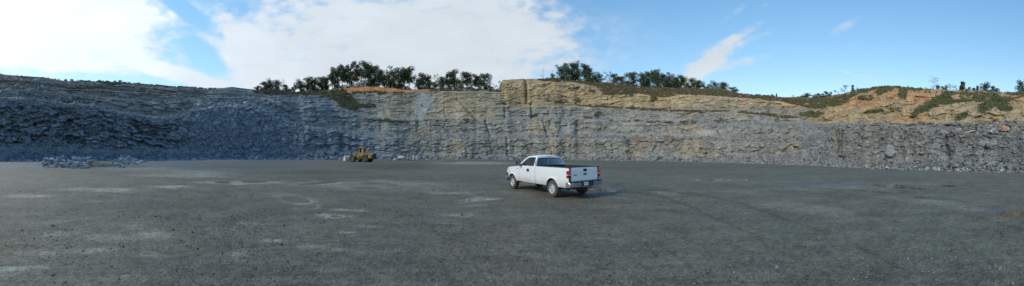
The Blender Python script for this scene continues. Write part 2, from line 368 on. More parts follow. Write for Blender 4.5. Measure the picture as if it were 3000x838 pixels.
dz = slope * (.7 * (fbm(U / 2.2, Rr / 2.2, 61, 4) - .5) + .9 * (fbm(U / 9, Rr / 9, 66, 3) - .5)) * 1.5
f1, e, idv, tl = worley(U / .8, (V + Rr * .6) / .7, 181); dz += slope * .35 * (idv - .5)
disp += mound * .5 * (idv - .5)
dz[:, SG >= 12] += 2.5 * (fbm(U / 20, Rr / 20, 88, 3) - .5)[:, SG >= 12]
dz[:, SG == 11] *= .8
Rr2 = Rr - disp; Zz2 = Zz + dz + .22 * disp * 0
Zz2 += (Wf * .18 * (fbm(U / 1.2, V / 1.2, 93, 3) - .5))
# colour of the rock; on the left the blue cast of shade is painted in
def C(*c): return np.array(c, float)
GREY, BLUE, TAN, ORANGE = C(.27, .262, .225), C(.185, .212, .240), C(.44, .325, .175), C(.52, .275, .135)
PALE, DARKG, VEG, VEGD, RUST, YEL = C(.33, .335, .31), C(.14, .145, .145), C(.105, .092, .042), C(.05, .07, .026), C(.26, .12, .065), C(.36, .31, .15)
wn = 26 * (fbm(XG / 40, YG / 14, 201, 5) - .5); wm = 14 * (fbm(XG / 30, YG / 10, 207, 5) - .5)
n1 = fbm(U / 5, V / 3, 211, 5); n2 = fbm(U / 1.3, V / .6, 215, 4)
def mix(c, t, k): return c * (1 - k[..., None]) + t * k[..., None]
colr = np.ones((*XG.shape, 3)) * GREY
bl = 1 - sstep(0, 170, XG + wn * 2 - (900 + (YG - 260) * .95) + 0 * XG)
bl = np.clip(bl, 0, 1) * np.where(SG[None, :] >= 3, (.22 + .3 * n1) + .35 * sstep(640, 900, XG), 1.0); colr = mix(colr, BLUE, bl)
# weathered tan rock and clay toward the top on the right, staining lower down
tan = (sstep(1040, 1180, XG) * (1 - sstep(345, 360, YG + wm)) * .36 * (1 - sstep(1440, 1480, XG)) + (sstep(1240, 1330, XG) * (1 - sstep(1440, 1480, XG + wn)) * (1 - sstep(345, 360, YG + wm)) * .15)
       + sstep(1462, 1475, XG) * (1 - sstep(305, 322, YG + wm * .6)) * .9 * (1 - .35 * sstep(1980, 2080, XG) * (1 - sstep(2200, 2300, XG))))
tan = np.maximum(tan, sstep(2250, 2450, XG) * (1 - sstep(352, 372, YG + wm * .5)) * .95)
stain = sstep(.50, .72, fbm(U / 9 + .5 * fbm(U / 2, V / 2, 223, 3), V / 12, 221, 4)) * sstep(1150, 1300, XG) * .32
tan = np.maximum(tan, stain * (1 - rightb * .6))
tan = np.clip(tan * (.65 + .7 * n1), 0, 1); colr = mix(colr, TAN, tan)
colr = mix(colr, YEL, np.clip(sstep(.55, .75, fbm(U / 3.2, V / 7, 231, 4)) * tan * .45, 0, 1))
org = np.zeros_like(XG)
for b in ((2360, 300, 75, 9, 14), (2290, 288, 50, 7, 12), (2450, 287, 50, 9, -10), (2550, 274, 30, 9, -20), (2650, 275, 90, 16, 0), (2700, 290, 70, 22, 10), (2335, 300, 5, 20, 0), (2185, 298, 5, 12, 0), (2850, 280, 160, 8, 3), (2900, 293, 120, 6, 2),
          (2680, 345, 70, 16, 0), (2530, 300, 60, 20, 0), (2420, 345, 60, 12, 5), (2960, 280, 60, 5, 0)):
    org = np.maximum(org, blob(XG, YG, *b, .5, wn * .8, wm * .6) * (.8 if b[1] < 320 else .4))
cg = blob(XG, YG, 1095, 262, 150, 15, 0, .3, 0, wm * .3) * (YG < 270 + wm * .2)      # clay bank under the left wood
org = np.maximum(org, cg)
colr = mix(colr, ORANGE, np.clip(org * (.7 + .5 * n1), 0, 1)); colr = mix(colr, C(.58, .235, .09), cg * .9)
ledge = ((SG[None, :] == 3) | (SG[None, :] == 4)) * (1 - sstep(760, 960, XG + 2 * wn)); colr = mix(colr, C(.36, .37, .38), ledge * .7)
lip = (SG[None, :] == 2) * (1 - sstep(0, 5, YG - T[:, 0][:, None])) * (XG < 2440); colr = mix(colr, C(.34, .335, .31), lip * .45)
tuft = ((SG[None, :] >= 3) & (SG[None, :] <= 4) | (SG[None, :] == 6)) * (XG > 1050) * (XG < 2420) * sstep(.42, .6, fbm(U / 5, V * 0, 431, 3)); colr = mix(colr, C(.15, .12, .08), tuft * .65)
lip2 = ((SG[None, :] == 5) * (1 - sstep(0, 4, YG - T[:, 1][:, None]))) * (XG > 1100); colr = mix(colr, C(.34, .335, .31), lip2 * .4)
for b in ((2350, 348, 60, 8, 0, 'r'),): pass
for (cx, cy, rx, ry) in ((1870, 404, 22, 4), (1965, 406, 30, 3), (2090, 408, 24, 4), (2165, 407, 26, 4), (1560, 398, 24, 3), (1725, 403, 20, 3), (2230, 410, 22, 3), (1240, 392, 26, 3)):
    colr = mix(colr, RUST, blob(XG, YG, cx, cy, rx, ry + 1, 0, .5, wn * .4, wm * .15) * .8)
colr = mix(colr, C(.24, .15, .09), blob(XG, YG, 30, 232, 60, 9, 15, .5, 0, wm) * .6)
colr = mix(colr, C(.28, .20, .12), (1 - sstep(0, 7, YG - T[:, 4][:, None] - 2)) * (XG < 620) * .8)
colr = mix(colr, C(.20, .16, .10), blob(XG, YG, 250, 262, 70, 8, 5, .5, wn, wm) * .7)
colr = mix(colr, DARKG, sstep(.58, .8, fbm(U / 5, V / 4, 241, 5)) * (1 - org) * .45)
colr = mix(colr, C(.20, .20, .185), rightb * .5)
colr = mix(colr, DARKG * .8, rightb * blob(XG, YG, 2980, 440, 60, 60, 0, .5) * .5)
smooth0 = inpoly(XG + wj, YG + wj, SLABS[0])
colr = mix(colr, PALE, (.35 * smooth + .4 * smooth0) * (1 - .5 * bl))
colr = mix(colr, C(.235, .24, .235), np.clip(slope * (SG[None, :] < 11) * (XG > 1000) * .6, 0, 1))
colr = mix(colr, C(.32, .345, .38), mound * .65 * (1 - sstep(500, 560, YG)))
# tone differs at random by block; shade in the creases is painted darker
colr *= (.86 + .28 * n2)[..., None]
colr *= (1 + Wf * (1 + .9 * left) * (.36 * (mid_id - .5) + .24 * (big_id - .5)))[..., None]
colr = mix(colr, C(.16, .145, .12), blob(XG, YG, 330, 268, 260, 22, 5, .5, wn, wm) * .6 * (SG[None, :] >= 4))
colr *= (1 - .35 * crease * Wf * (SEGT_ := 1))[..., None] ** .5
# plants: density of the ground cover
veg = np.zeros_like(XG); vgreen = np.zeros_like(XG)
def vg(cx, cy, rx, ry, rot=0, amt=1, green=0., soft=.45):
    global veg, vgreen
    k = blob(XG, YG, cx, cy, rx, ry, rot, soft, wn * .55, wm * .45) * amt
    vgreen = np.where(k > veg, green, vgreen); veg = np.maximum(veg, k)
vstrip = (SG[None, :] == 11)
veg = np.where(vstrip & (XG > 1600) & (XG < 2480), .95 * sstep(1600, 1650, XG), veg)
veg = np.where(vstrip & (XG > 1120) & (XG <= 1470), .85, veg)
veg = np.where(vstrip & (XG > 740) & (XG < 960), .9, veg); vgreen = np.where(vstrip & (XG < 960), .6, vgreen)
veg = np.where(vstrip & (XG > 230) & (XG < 640) & (YG < T[:, 4][:, None] + 3), .6, veg)
veg = np.where(vstrip & (XG > 2480), .38, veg); vgreen = np.where(vstrip & (XG > 2480), .8, vgreen)
org_k = (cg > .2); veg = np.where(org_k, 0, veg)
for a in ((1800, 262, 60, 12, 15), (1860, 262, 60, 10, 12), (2010, 266, 130, 8, 2), (2110, 272, 60, 8, 6, 1, .5), (1640, 237, 60, 5, 2), (2180, 284, 90, 5, 5, .9),
          (1640, 300, 50, 5, 3, .9), (1500, 303, 60, 4, 0, .8), (1760, 312, 90, 4, 4, .9), (1900, 321, 100, 4, 3, .9), (2050, 325, 120, 3.5, 1, .9), (2250, 337, 110, 4, 5, .9, .3), (2380, 335, 40, 8, 0, 1, .7),
          (1692, 295, 14, 9, 0, .8, .3), (1690, 262, 40, 10, 20, .6, 0), (1735, 268, 14, 8, 0, .8), (1755, 338, 16, 9, -10, 1, .9), (1725, 345, 20, 4, 0, .8, .5), (1568, 340, 9, 7, 0, .9, .5),
          (1950, 359, 60, 3, 0, .8), (1850, 356, 40, 3, 0, .7, .3), (2020, 361, 40, 3, 0, .7), (2110, 357, 26, 5, 0, .8), (1800, 356, 30, 3, 0, .6), (1790, 266, 40, 14, 10), (1910, 280, 25, 12, 50, .8),
          (1010, 290, 55, 22, 35, 1, .5), (960, 275, 50, 10, 10, .9, .6), (1060, 310, 50, 7, 5, .9, .2), (1110, 272, 26, 5, 0, 1, .8), (1170, 272, 20, 4, 0, .8, .6), (1130, 354, 80, 5, 3, .9), (1080, 310, 30, 6, 0, .8, .4),
          (1060, 272, 40, 5, 0, .9, .7), (1280, 354, 50, 4, 0, .7), (1375, 355, 20, 5, 0, .8), (1220, 395, 40, 3, 0, .3),
          (2560, 260, 60, 7, -12, .9, 1), (2600, 262, 40, 10, -25, .9, 1), (2645, 272, 18, 16, -60, .9, 1), (2480, 290, 45, 9, -30, .9, 1), (2440, 300, 30, 14, 0, 1, .8), (2400, 312, 30, 10, 0, 1, .8), (2680, 260, 60, 4, 2, .9, 1), (2540, 285, 30, 8, 0, .9, .6),
          (2730, 305, 60, 15, -28, 1, .9), (2770, 295, 25, 14, -10, 1, 1), (2690, 325, 30, 10, -40, 1, .7), (2850, 277, 110, 3.5, 2, 1, 1), (2900, 284, 90, 3, 0, 1, 1), (2850, 293, 100, 3.5, -2, 1, 1), (2940, 290, 80, 3, -5, 1, 1),
          (2780, 282, 16, 8, 40, 1, 1), (2890, 312, 30, 18, -35, 1, 1), (2930, 300, 28, 20, 0, 1, 1), (2945, 318, 24, 10, 0, 1, 1), (2820, 340, 26, 10, -30, 1, .9), (2560, 325, 30, 5, -5, 1, .8), (2620, 318, 30, 4, 0, .9, .8), (2700, 362, 40, 5, 0, .6, 0), (2740, 258, 40, 4, 0, 1, .8), (3000, 276, 60, 4, 0, 1, 1),
          (2910, 355, 20, 8, 0, .7, .2), (2570, 362, 90, 3, 0, .5, 0), (150, 228, 30, 4, 10, .8, .2), (330, 246, 30, 6, 2, 1, .5), (480, 250, 80, 4, 3, 1, 0), (560, 254, 80, 4, 2, 1, .1), (800, 270, 60, 6, 2, .9, .5), (900, 274, 60, 5, 2, .9, .5),
          (2250, 287, 60, 5, 8, .9, .8), (2190, 355, 25, 4, 0, .7, .5), (2110, 350, 6, 5, 0, .9, .9), (1450, 268, 30, 3, 0, .7, .2)):
    vg(*a)
nv = fbm(XG / 9, YG / 3.2, 251, 5)
vk = sstep(.48, .66, veg * .62 + (nv - .5) * .9 + .14) * sstep(.03, .25, veg)
vcol = VEG[None, None] * (1 - vgreen[..., None]) + VEGD[None, None] * vgreen[..., None]
vcol = vcol * (.6 + .9 * fbm(XG / 14, YG / 6, 261, 4))[..., None]
rd = sstep(.52, .7, fbm(XG / 22, YG / 8, 265, 4)) * (1 - vgreen) * .6
vcol = mix(vcol, C(.13, .065, .04), rd)
colr = mix(colr, vcol, vk * .92)
# land out of sight behind the rim
bk = (SG[None, :] >= 12) * 1.0
colr = mix(colr, VEG * np.ones_like(colr), bk * .9)

PX = Rr2 * np.sin(AZ); PY = Rr2 * np.cos(AZ)
M_ROCK = rock_mat('quarry_rock', .9, 2.3, .12)
V3 = np.stack([PX, PY, Zz2], -1)
def cliff(name, j0, j1, label):
    v = V3[:, j0:j1 + 1].reshape(-1, 3); n = j1 + 1 - j0
    o = np_mesh(name, v, grid_faces(NC, n), M_ROCK); set_col(o, 'tone', colr[:, j0:j1 + 1].reshape(-1, 3)); tag(o, label, kind='structure'); return o
jb = np.cumsum([0] + NSEG)
cliff('quarry_wall', 0, jb[4], 'lowest rock face of the quarry with loose talus at its foot')
cliff('hillside', jb[4], NR - 1, 'stepped upper benches of the quarry rising to the skyline')

# ------------------------------------------------------------------ ground
GX = np.concatenate([np.linspace(-1092, -260, 60)[:-1], np.linspace(-260, 3260, 1500), np.linspace(3260, 4092, 60)[1:]])
GY = np.concatenate([np.linspace(5000, 1300, 8)[:-1], np.linspace(1300, 860, 16)[:-1], np.linspace(860, 560, 290)[:-1], np.linspace(560, 462, 210)[:-1]])
GRd = np.concatenate([H * F / (GY - YH), [170, 200, 260, 400, 900, 2500]])
GXX, GRR = np.meshgrid(GX, GRd, indexing='ij'); GYY = YH + H * F / GRR
GA = (GXX - 1500) / F; gx = GRR * np.sin(GA); gy = GRR * np.cos(GA)
near = 1 - sstep(25, 60, GRR)
gz = .10 * (fbm(gx / 9, gy / 9, 301, 3) - .5) * sstep(2, 8, GRR) + .035 * (fbm(gx / 1.6, gy / 1.6, 305, 4) - .5) + .018 * (fbm(gx / .22, gy / .22, 309, 3) - .5) * near
# the yard stays level round the truck so that it stands on its wheels
tk = np.exp(-((gx - 1.8) ** 2 + (gy - 14.4) ** 2) / 14.); gz *= (1 - .95 * tk)
gz *= (1 - .9 * np.exp(-((GXX - 1060) / 60) ** 2 * 1.0) * sstep(55, 60, GRR) * (1 - sstep(80, 90, GRR)))
dry = np.zeros_like(gx); drk = np.zeros_like(gx); brn = np.zeros_like(gx); wet = np.zeros_like(gx)
w1 = 60 * (fbm(gx / 1.3, gy / 1.3, 311, 5) - .5) * np.clip(12 / GRR, .15, 1.3); w2 = w1[::1] * 0 + 30 * (fbm(gx / 1.1, gy / 1.1, 317, 5) - .5) * np.clip(6 / GRR, .05, 1.2)
def gb(arr, cx, cy, rx, ry, rot=0, amt=1, soft=.6): return np.maximum(arr, amt * blob(GXX, GYY, cx, cy, rx, ry, rot, soft, w1, w2))
for a in ((520, 510, 130, 10, 0, .8), (430, 500, 90, 10, 0, .5), (290, 556, 110, 6, 0, .9), (80, 575, 70, 4, 0, .7), (500, 547, 60, 3, 0, .9), (60, 795, 70, 8, -5, .8), (300, 690, 60, 12, 0, .5), (430, 690, 60, 14, 0, .6), (250, 730, 70, 8, 0, .4), (450, 745, 50, 8, 0, .5), (150, 680, 60, 8, 0, .45), (90, 740, 50, 10, 0, .4),
          (190, 650, 40, 6, 0, .4), (380, 665, 30, 6, 0, .5), (790, 697, 28, 5, 0, .8), (770, 650, 60, 4, 0, .3), (910, 723, 40, 6, 0, .5), (1000, 735, 50, 5, 0, .4), (1400, 581, 60, 5, -3, .9), (1390, 600, 40, 3, 0, .4), (1290, 652, 40, 3, 0, .5), (1350, 630, 40, 5, 0, .5), (1080, 660, 50, 3, 0, .5), (1010, 676, 24, 3, 0, .6), (1020, 613, 50, 3, 0, .9), (975, 633, 45, 7, 0, .9),
          (865, 585, 62, 14, 8, .6), (900, 607, 32, 7, 0, .7), (700, 535, 130, 4, 0, .8), (960, 537, 90, 5, 0, .8), (1120, 545, 160, 14, 0, .75), (1300, 563, 80, 5, 5, .6), (1050, 742, 30, 6, 0, .3), (970, 790, 50, 8, 0, .3), (700, 740, 40, 8, 0, .35),
          (620, 470, 100, 3, 0, .3), (2090, 528, 90, 4, 0, .3), (1960, 565, 50, 4, 0, .5), (2480, 550, 160, 8, 0, .35), (2600, 540, 180, 5, 0, .3), (1390, 478, 110, 4, 0, .9), (1620, 478, 60, 2, 0, .5), (2350, 610, 120, 14, 5, .35), (2750, 600, 160, 12, 5, .3), (340, 815, 60, 10, 0, .35)):
    dry = gb(dry, *a)
for a in ((900, 505, 160, 6, 0, .7), (720, 490, 120, 4, 0, .6), (1150, 488, 110, 9, 0, .9), (1310, 474, 26, 3, 0, .9), (330, 480, 70, 5, 0, .5), (420, 505, 120, 8, 0, .6), (1120, 550, 120, 10, 0, .6), (1800, 540, 260, 8, 8, .3), (2000, 490, 300, 4, 0, .3), (1620, 590, 160, 12, 0, .35), (2900, 500, 120, 4, 0, .3)):
    brn = gb(brn, *a)
# tyre tracks that sweep right and toward the viewer behind the truck
for pts, wd, am in (([(1790, 541), (1880, 553), (1960, 560), (2080, 575), (2180, 598), (2300, 640), (2420, 680)], 3.2, .9), ([(1730, 545), (1850, 562), (1950, 577), (2010, 600), (2060, 622), (2140, 655), (2240, 700)], 3.5, .8),
                    ([(2500, 715), (2540, 735), (2590, 760), (2660, 795)], 5, 1.0), ([(2200, 690), (2235, 705), (2260, 722)], 6, .7), ([(1880, 610), (2000, 622), (2120, 640)], 4, .5), ([(1560, 600), (1700, 622), (1850, 668), (1980, 740), (2080, 838)], 7, .35), ([(1640, 598), (1800, 620), (1960, 668), (2110, 745), (2230, 838)], 7, .3), ([(2250, 560), (2500, 575), (2750, 610), (2990, 670)], 4, .45), ([(2300, 548), (2560, 560), (2800, 588), (3000, 630)], 3.5, .4), ([(150, 620), (500, 590), (900, 560), (1250, 530)], 4, .3), ([(100, 650), (480, 612), (900, 574), (1280, 538)], 4, .3), ([(1780, 552), (1830, 556), (1900, 565)], 3, .5)):
    px_, py_ = np.array([p[0] for p in pts], float), np.array([p[1] for p in pts], float)
    yc = np.interp(GXX, px_, py_); k = np.exp(-((GYY - yc + w2 * .35) / (wd * 1.0)) ** 2) * sstep(px_[0] - 20, px_[0] + 20, GXX) * (1 - sstep(px_[-1] - 30, px_[-1] + 30, GXX))
    k = k * am * (.45 + .9 * fbm(gx / .5, gy / .5, 331, 3)); brn = np.maximum(brn, k); gz -= .018 * k * near
for a in ((1770, 555, 55, 9, 0, 1), (1690, 556, 40, 5, 0, 1), (1720, 557, 45, 9, 5, 1), (2500, 540, 220, 6, 0, .5), (2110, 525, 80, 3, 0, .6), (2940, 620, 60, 8, 0, .6), (1880, 552, 60, 3, 5, .5)): wet = gb(wet, *a)
for a in ((1200, 520, 400, 8, 0, .4), (700, 620, 260, 30, 0, .5), (350, 600, 200, 25, 0, .45), (120, 560, 150, 12, 0, .4), (1150, 740, 260, 60, 0, .35), (1000, 820, 400, 40, 0, .4), (1750, 740, 220, 30, 0, .25), (620, 800, 260, 40, 0, .5), (2500, 800, 300, 40, 0, .3), (200, 625, 260, 12, 0, .5), (560, 560, 160, 6, 0, .5)):
    drk = gb(drk, *a)
# puddles: a dip in the ground and a level sheet of water in it
PUD = [(865, 584, 40, 8, 5, 'w'), (902, 607, 21, 5, -4, 'w'), (983, 633, 12, 2.2, 0, 'w'), (676, 533, 40, 2.6, -2, 'w'), (745, 532, 34, 2.8, 0, 'w'), (935, 536, 60, 2.6, -3, 'w'), (1125, 541, 62, 6.5, 4, 'w'), (1235, 553, 36, 4, 6, 'w'), (1080, 550, 36, 3.5, 0, 'w'),
       (2115, 527, 82, 3.6, 0, 'c'), (2640, 547, 88, 5, 4, 'c'), (2790, 545, 64, 2.6, 0, 'c'), (2590, 561, 40, 2, 3, 'b'), (2700, 578, 28, 2.6, 0, 'b'), (2975, 625, 52, 9, 0, 'c'), (1765, 556, 44, 6, 4, 'b'), (1915, 564, 18, 2.5, 5, 'b'), (2090, 589, 24, 2, 3, 'b'), (2345, 0, 0, 0, 0, 'x')]
for (cx, cy, rx, ry, rot, kd) in PUD:
    if kd == 'x': continue
    k = blob(GXX, GYY, cx, cy, rx * 1.1, ry * 1.2, rot, .3, w1 * .5, w2 * .35)
    rim = blob(GXX, GYY, cx, cy, rx * 2.0, ry * 2.6, rot, .3, w1 * .5, w2 * .35)
    gz = gz * (1 - rim) - .030 * k + .004 * rim
gcol = np.ones((*gx.shape, 3)) * C(.122, .119, .086)
gcol = mix(gcol, C(.130, .126, .096), sstep(.45, .75, fbm(gx / 3.5, gy / 3.5, 341, 5)) * .7)
gcol = mix(gcol, C(.135, .118, .082), sstep(.46, .70, fbm(gx / 6.5 + 9, gy / 5, 371, 5)) * .75)
gcol = mix(gcol, C(.068, .072, .064), np.clip(drk * 1.1, 0, 1) * sstep(.3, .6, fbm(gx / .7, gy / .7, 345, 4)))
gcol = mix(gcol, C(.15, .14, .11), sstep(1700, 2200, GXX) * .3 * (1 - sstep(560, 700, GYY)))
gcol = mix(gcol, C(.085, .115, .15), (1 - sstep(500, 1150, GXX)) * (1 - sstep(480, 520, GYY)) * .55)  # bluish shade before the left wall, put into the ground colour
gcol = mix(gcol, C(.36, .345, .27), np.clip(dry, 0, 1) * (.35 + .6 * fbm(gx / .5, gy / .5, 351, 4)))
gcol = mix(gcol, C(.080, .062, .040), np.clip(brn, 0, 1) * .8)
sw = GRR ** .8; gcol *= (1 + .38 * (fbm(GXX / 210 + 3, GYY / 9, 361, 5) - .5) + .30 * (fbm(gx / 2.1, gy / .9, 365, 5) - .5))[..., None]
gcol = mix(gcol, C(.055, .065, .072), np.clip(wet, 0, 1) * .65)
gm, nt, b = new_mat('gravel_ground'); N = NT(nt)
g = N.n('ShaderNodeNewGeometry').outputs['Position']
tone = N.n('ShaderNodeAttribute', attribute_name='tone').outputs['Color']; wt = N.n('ShaderNodeAttribute', attribute_name='wet').outputs['Fac']
gs = N.n('ShaderNodeTexVoronoi', {'Vector': g, 'Scale': 26.0}, feature='F1'); gi = N.n('ShaderNodeSeparateColor', {0: gs.outputs['Color']}).outputs
gs2 = N.n('ShaderNodeTexVoronoi', {'Vector': g, 'Scale': 9.0}, feature='F1'); gi2 = N.n('ShaderNodeSeparateColor', {0: gs2.outputs['Color']}).outputs
nf = N.n('ShaderNodeTexNoise', {'Vector': g, 'Scale': 1.1, 'Detail': 9.0, 'Roughness': .68}).outputs[0]
nm = N.n('ShaderNodeTexNoise', {'Vector': g, 'Scale': 7.0, 'Detail': 6.0, 'Roughness': .65}).outputs[0]
k = N.m('ADD', N.m('MULTIPLY', N.m('SUBTRACT', gi[0], .5), .5), N.m('MULTIPLY', N.m('SUBTRACT', gi2[0], .5), .35))
k = N.m('ADD', k, N.m('ADD', N.m('MULTIPLY', N.m('SUBTRACT', nf, .5), 1.3), N.m('MULTIPLY', N.m('SUBTRACT', nm, .5), .9)))
k = N.m('MAXIMUM', N.m('ADD', k, 1.0), .3)
sc_ = N.n('ShaderNodeVectorMath', {0: tone}, operation='SCALE'); nt.links.new(k, sc_.inputs['Scale'])
nt.links.new(sc_.outputs[0], b.inputs['Base Color'])
nt.links.new(N.m('SUBTRACT', .82, N.m('MULTIPLY', wt, .55)), b.inputs['Roughness']); b.inputs['Specular IOR Level'].default_value = .35
hg = N.m('ADD', N.m('MULTIPLY', N.m('SUBTRACT', 1.0, gs.outputs['Distance']), .6), N.m('ADD', N.m('MULTIPLY', gi2[1], .5), N.m('MULTIPLY', nm, 1.2)))
bp = N.n('ShaderNodeBump', {'Height': hg, 'Strength': .8, 'Distance': .025}); nt.links.new(bp.outputs[0], b.inputs['Normal'])
go = np_mesh('ground', np.stack([gx, gy, gz], -1).reshape(-1, 3), grid_faces(len(GX), len(GRd)), gm, smooth=True)
set_col(go, 'tone', gcol.reshape(-1, 3)); set_val(go, 'wet', np.clip(wet, 0, 1).ravel()); tag(go, 'wide level quarry floor of grey gravel and damp mud', kind='structure')
# water
def water(name, col, rough):
    m, nt, b = new_mat(name); N = NT(nt)
    b.inputs['Base Color'].default_value = (*col, 1); b.inputs['Roughness'].default_value = rough; b.inputs['IOR'].default_value = 1.45; b.inputs['Specular IOR Level'].default_value = .6
    g = N.n('ShaderNodeNewGeometry').outputs['Position']
    n_ = N.n('ShaderNodeTexNoise', {'Vector': g, 'Scale': 3.0, 'Detail': 3.0}).outputs[0]
    nt.links.new(N.n('ShaderNodeBump', {'Height': n_, 'Strength': .15, 'Distance': .01}).outputs[0], b.inputs['Normal']); return m
MW = {'w': water('muddy_water', (.16, .14, .10), .18), 'c': water('still_water', (.05, .052, .048), .03), 'b': water('shallow_water', (.05, .06, .065), .05)}
for ip, (cx, cy, rx, ry, rot, kd) in enumerate(PUD):
    if kd == 'x': continue
    n = 40; ring = []
    for q in range(n):
        t = 2 * math.pi * q / n; u, v = rx * 1.75 * math.cos(t), ry * 2.2 * math.sin(t); c, s = math.cos(R(rot)), math.sin(R(rot))
        X_, Y_ = cx + u * c - v * s, max(YH + 9, cy + u * s + v * c); p = on_ground(X_, Y_); ring.append((p.x, p.y, -.0115 - .0006 * ip))
    bm = bmesh.new(); bm.faces.new([bm.verts.new(p) for p in ring]); o = obj('puddle', bm, MW[kd])
    tag(o, None, kind='structure')
# ------------------------------------------------------------------ shape helpers for the machines
def bx(bm, x0, x1, y0, y1, z0, z1, bev=0.0, M=None, seg=1):
    b2 = bmesh.new(); bmesh.ops.create_cube(b2, size=1)
    for v in b2.verts: v.co = Vector(((x0 + x1) / 2 + v.co.x * (x1 - x0), (y0 + y1) / 2 + v.co.y * (y1 - y0), (z0 + z1) / 2 + v.co.z * (z1 - z0)))
    if bev: bmesh.ops.bevel(b2, geom=b2.edges[:], offset=bev, segments=seg, affect='EDGES', profile=.7)
    if M is not None: b2.transform(M)
    me = bpy.data.meshes.new('t'); b2.to_mesh(me); b2.free(); bm.from_mesh(me); bpy.data.meshes.remove(me)
def tube(bm, pts, rad, n=8, cap=True):
    pts = [Vector(p) for p in pts]; rings = []
    rads = rad if isinstance(rad, (list, tuple)) else [rad] * len(pts)
    for i, p in enumerate(pts):
        d = (pts[min(i + 1, len(pts) - 1)] - pts[max(i - 1, 0)]).normalized()
        u = d.orthogonal().normalized() if abs(d.z) > .95 else d.cross(Vector((0, 0, 1))).normalized(); w = d.cross(u)
        rings.append([bm.verts.new(p + (u * math.cos(2 * math.pi * k / n) + w * math.sin(2 * math.pi * k / n)) * rads[i]) for k in range(n)])
    for a, b in zip(rings, rings[1:]):
        for k in range(n): bm.faces.new((a[k], a[(k + 1) % n], b[(k + 1) % n], b[k]))
    if cap: bm.faces.new(rings[0][::-1]); bm.faces.new(rings[-1])
def lathe(bm, prof, n=40, M=None, close=False):
    """profile of (radius, y) turned about the Y axis"""
    rings = []
    for r_, y in prof: rings.append([bm.verts.new((r_ * math.cos(2 * math.pi * k / n), y, r_ * math.sin(2 * math.pi * k / n))) for k in range(n)])
    allv = [v for q in rings for v in q]
    prs = list(zip(rings, rings[1:])) + ([(rings[-1], rings[0])] if close else [])
    for a, b in prs:
        for k in range(n): bm.faces.new((a[k], a[(k + 1) % n], b[(k + 1) % n], b[k]))
    if M is not None: bmesh.ops.transform(bm, matrix=M, verts=allv)
def prism(bm, poly, y0, y1, axis='y', bev=0):
    """poly of (x, z) pushed from y0 to y1"""
    b2 = bmesh.new(); f = b2.faces.new([b2.verts.new((x, y0, z)) for x, z in poly]); e = bmesh.ops.extrude_face_region(b2, geom=[f])
    for v in e['geom']:
        if isinstance(v, bmesh.types.BMVert): v.co.y = y1
    if bev: bmesh.ops.bevel(b2, geom=b2.edges[:], offset=bev, segments=2, affect='EDGES')
    me = bpy.data.meshes.new('t'); b2.to_mesh(me); b2.free(); bm.from_mesh(me); bpy.data.meshes.remove(me)
def skin(bm, rows):
    vs = [[bm.verts.new(p) for p in row] for row in rows]
    for a, b in zip(vs, vs[1:]):
        for k in range(len(a) - 1):
            try: bm.faces.new((a[k], b[k], b[k + 1], a[k + 1]))
            except ValueError: pass
def B(): return bmesh.new()

# ------------------------------------------------------------------ pickup truck: x forward, y left, z up, origin on the ground under the rear axle
WHITE = flat('white_car_paint', (.78, .80, .80), .28, var=.02, scale=2, coat=.7, dirt=(.42, .98, (.30, .27, .22), .85))
GATEW = WHITE
BLACKP = flat('black_plastic', (.018, .019, .021), .5, var=.2)
RUBBER = flat('dusty_tyre_rubber', (.075, .068, .058), .85, var=.35, scale=14)
UNDER = flat('underbody_metal', (.035, .03, .026), .8, var=.4, scale=9)
STEEL = flat('silver_wheel_paint', (.55, .56, .56), .38, metal=.35, var=.12, scale=20)
CHROME = flat('scuffed_chrome', (.42, .44, .46), .30, metal=.75, var=.10, scale=16, dirt=(.45, .78, (.30, .27, .22), .35))
SEATM = flat('grey_seat_cloth', (.11, .11, .12), .9)
LINER = flat('bed_liner', (.03, .03, .032), .75)
REDL = flat('red_lens', (.40, .010, .010), .15, var=.1, coat=.6)
REDB = flat('lit_red_lens', (.7, .02, .015), .15, var=.05, emis=(1, .05, .02), es=.30)
CLEARL = flat('clear_lens', (.75, .75, .74), .12, var=.1, coat=.5)
NAVY = flat('navy_enamel', (.012, .022, .06), .25, var=.05)
PLATE = flat('plate_paint', (.72, .75, .78), .4, var=.06, scale=40)
INK = flat('dark_blue_ink', (.05, .07, .18), .5)
RUSTM = flat('rusty_iron', (.22, .10, .055), .8, var=.3, scale=20)
GL, nt, b = new_mat('tinted_glass'); N = NT(nt); nt.nodes.remove(b)
out = [q for q in nt.nodes if q.type == 'OUTPUT_MATERIAL'][0]
fr = N.n('ShaderNodeFresnel', {'IOR': 1.5}).outputs[0]
tr = N.n('ShaderNodeBsdfTransparent', {0: (.20, .24, .25, 1)}).outputs[0]; gs_ = N.n('ShaderNodeBsdfGlossy', {'Color': (.9, .95, 1, 1), 'Roughness': .02}).outputs[0]
mx = N.n('ShaderNodeMixShader', {0: N.m('ADD', N.m('MULTIPLY', fr, .7), .02, clamp=True), 1: tr, 2: gs_}).outputs[0]; nt.links.new(mx, out.inputs[0])

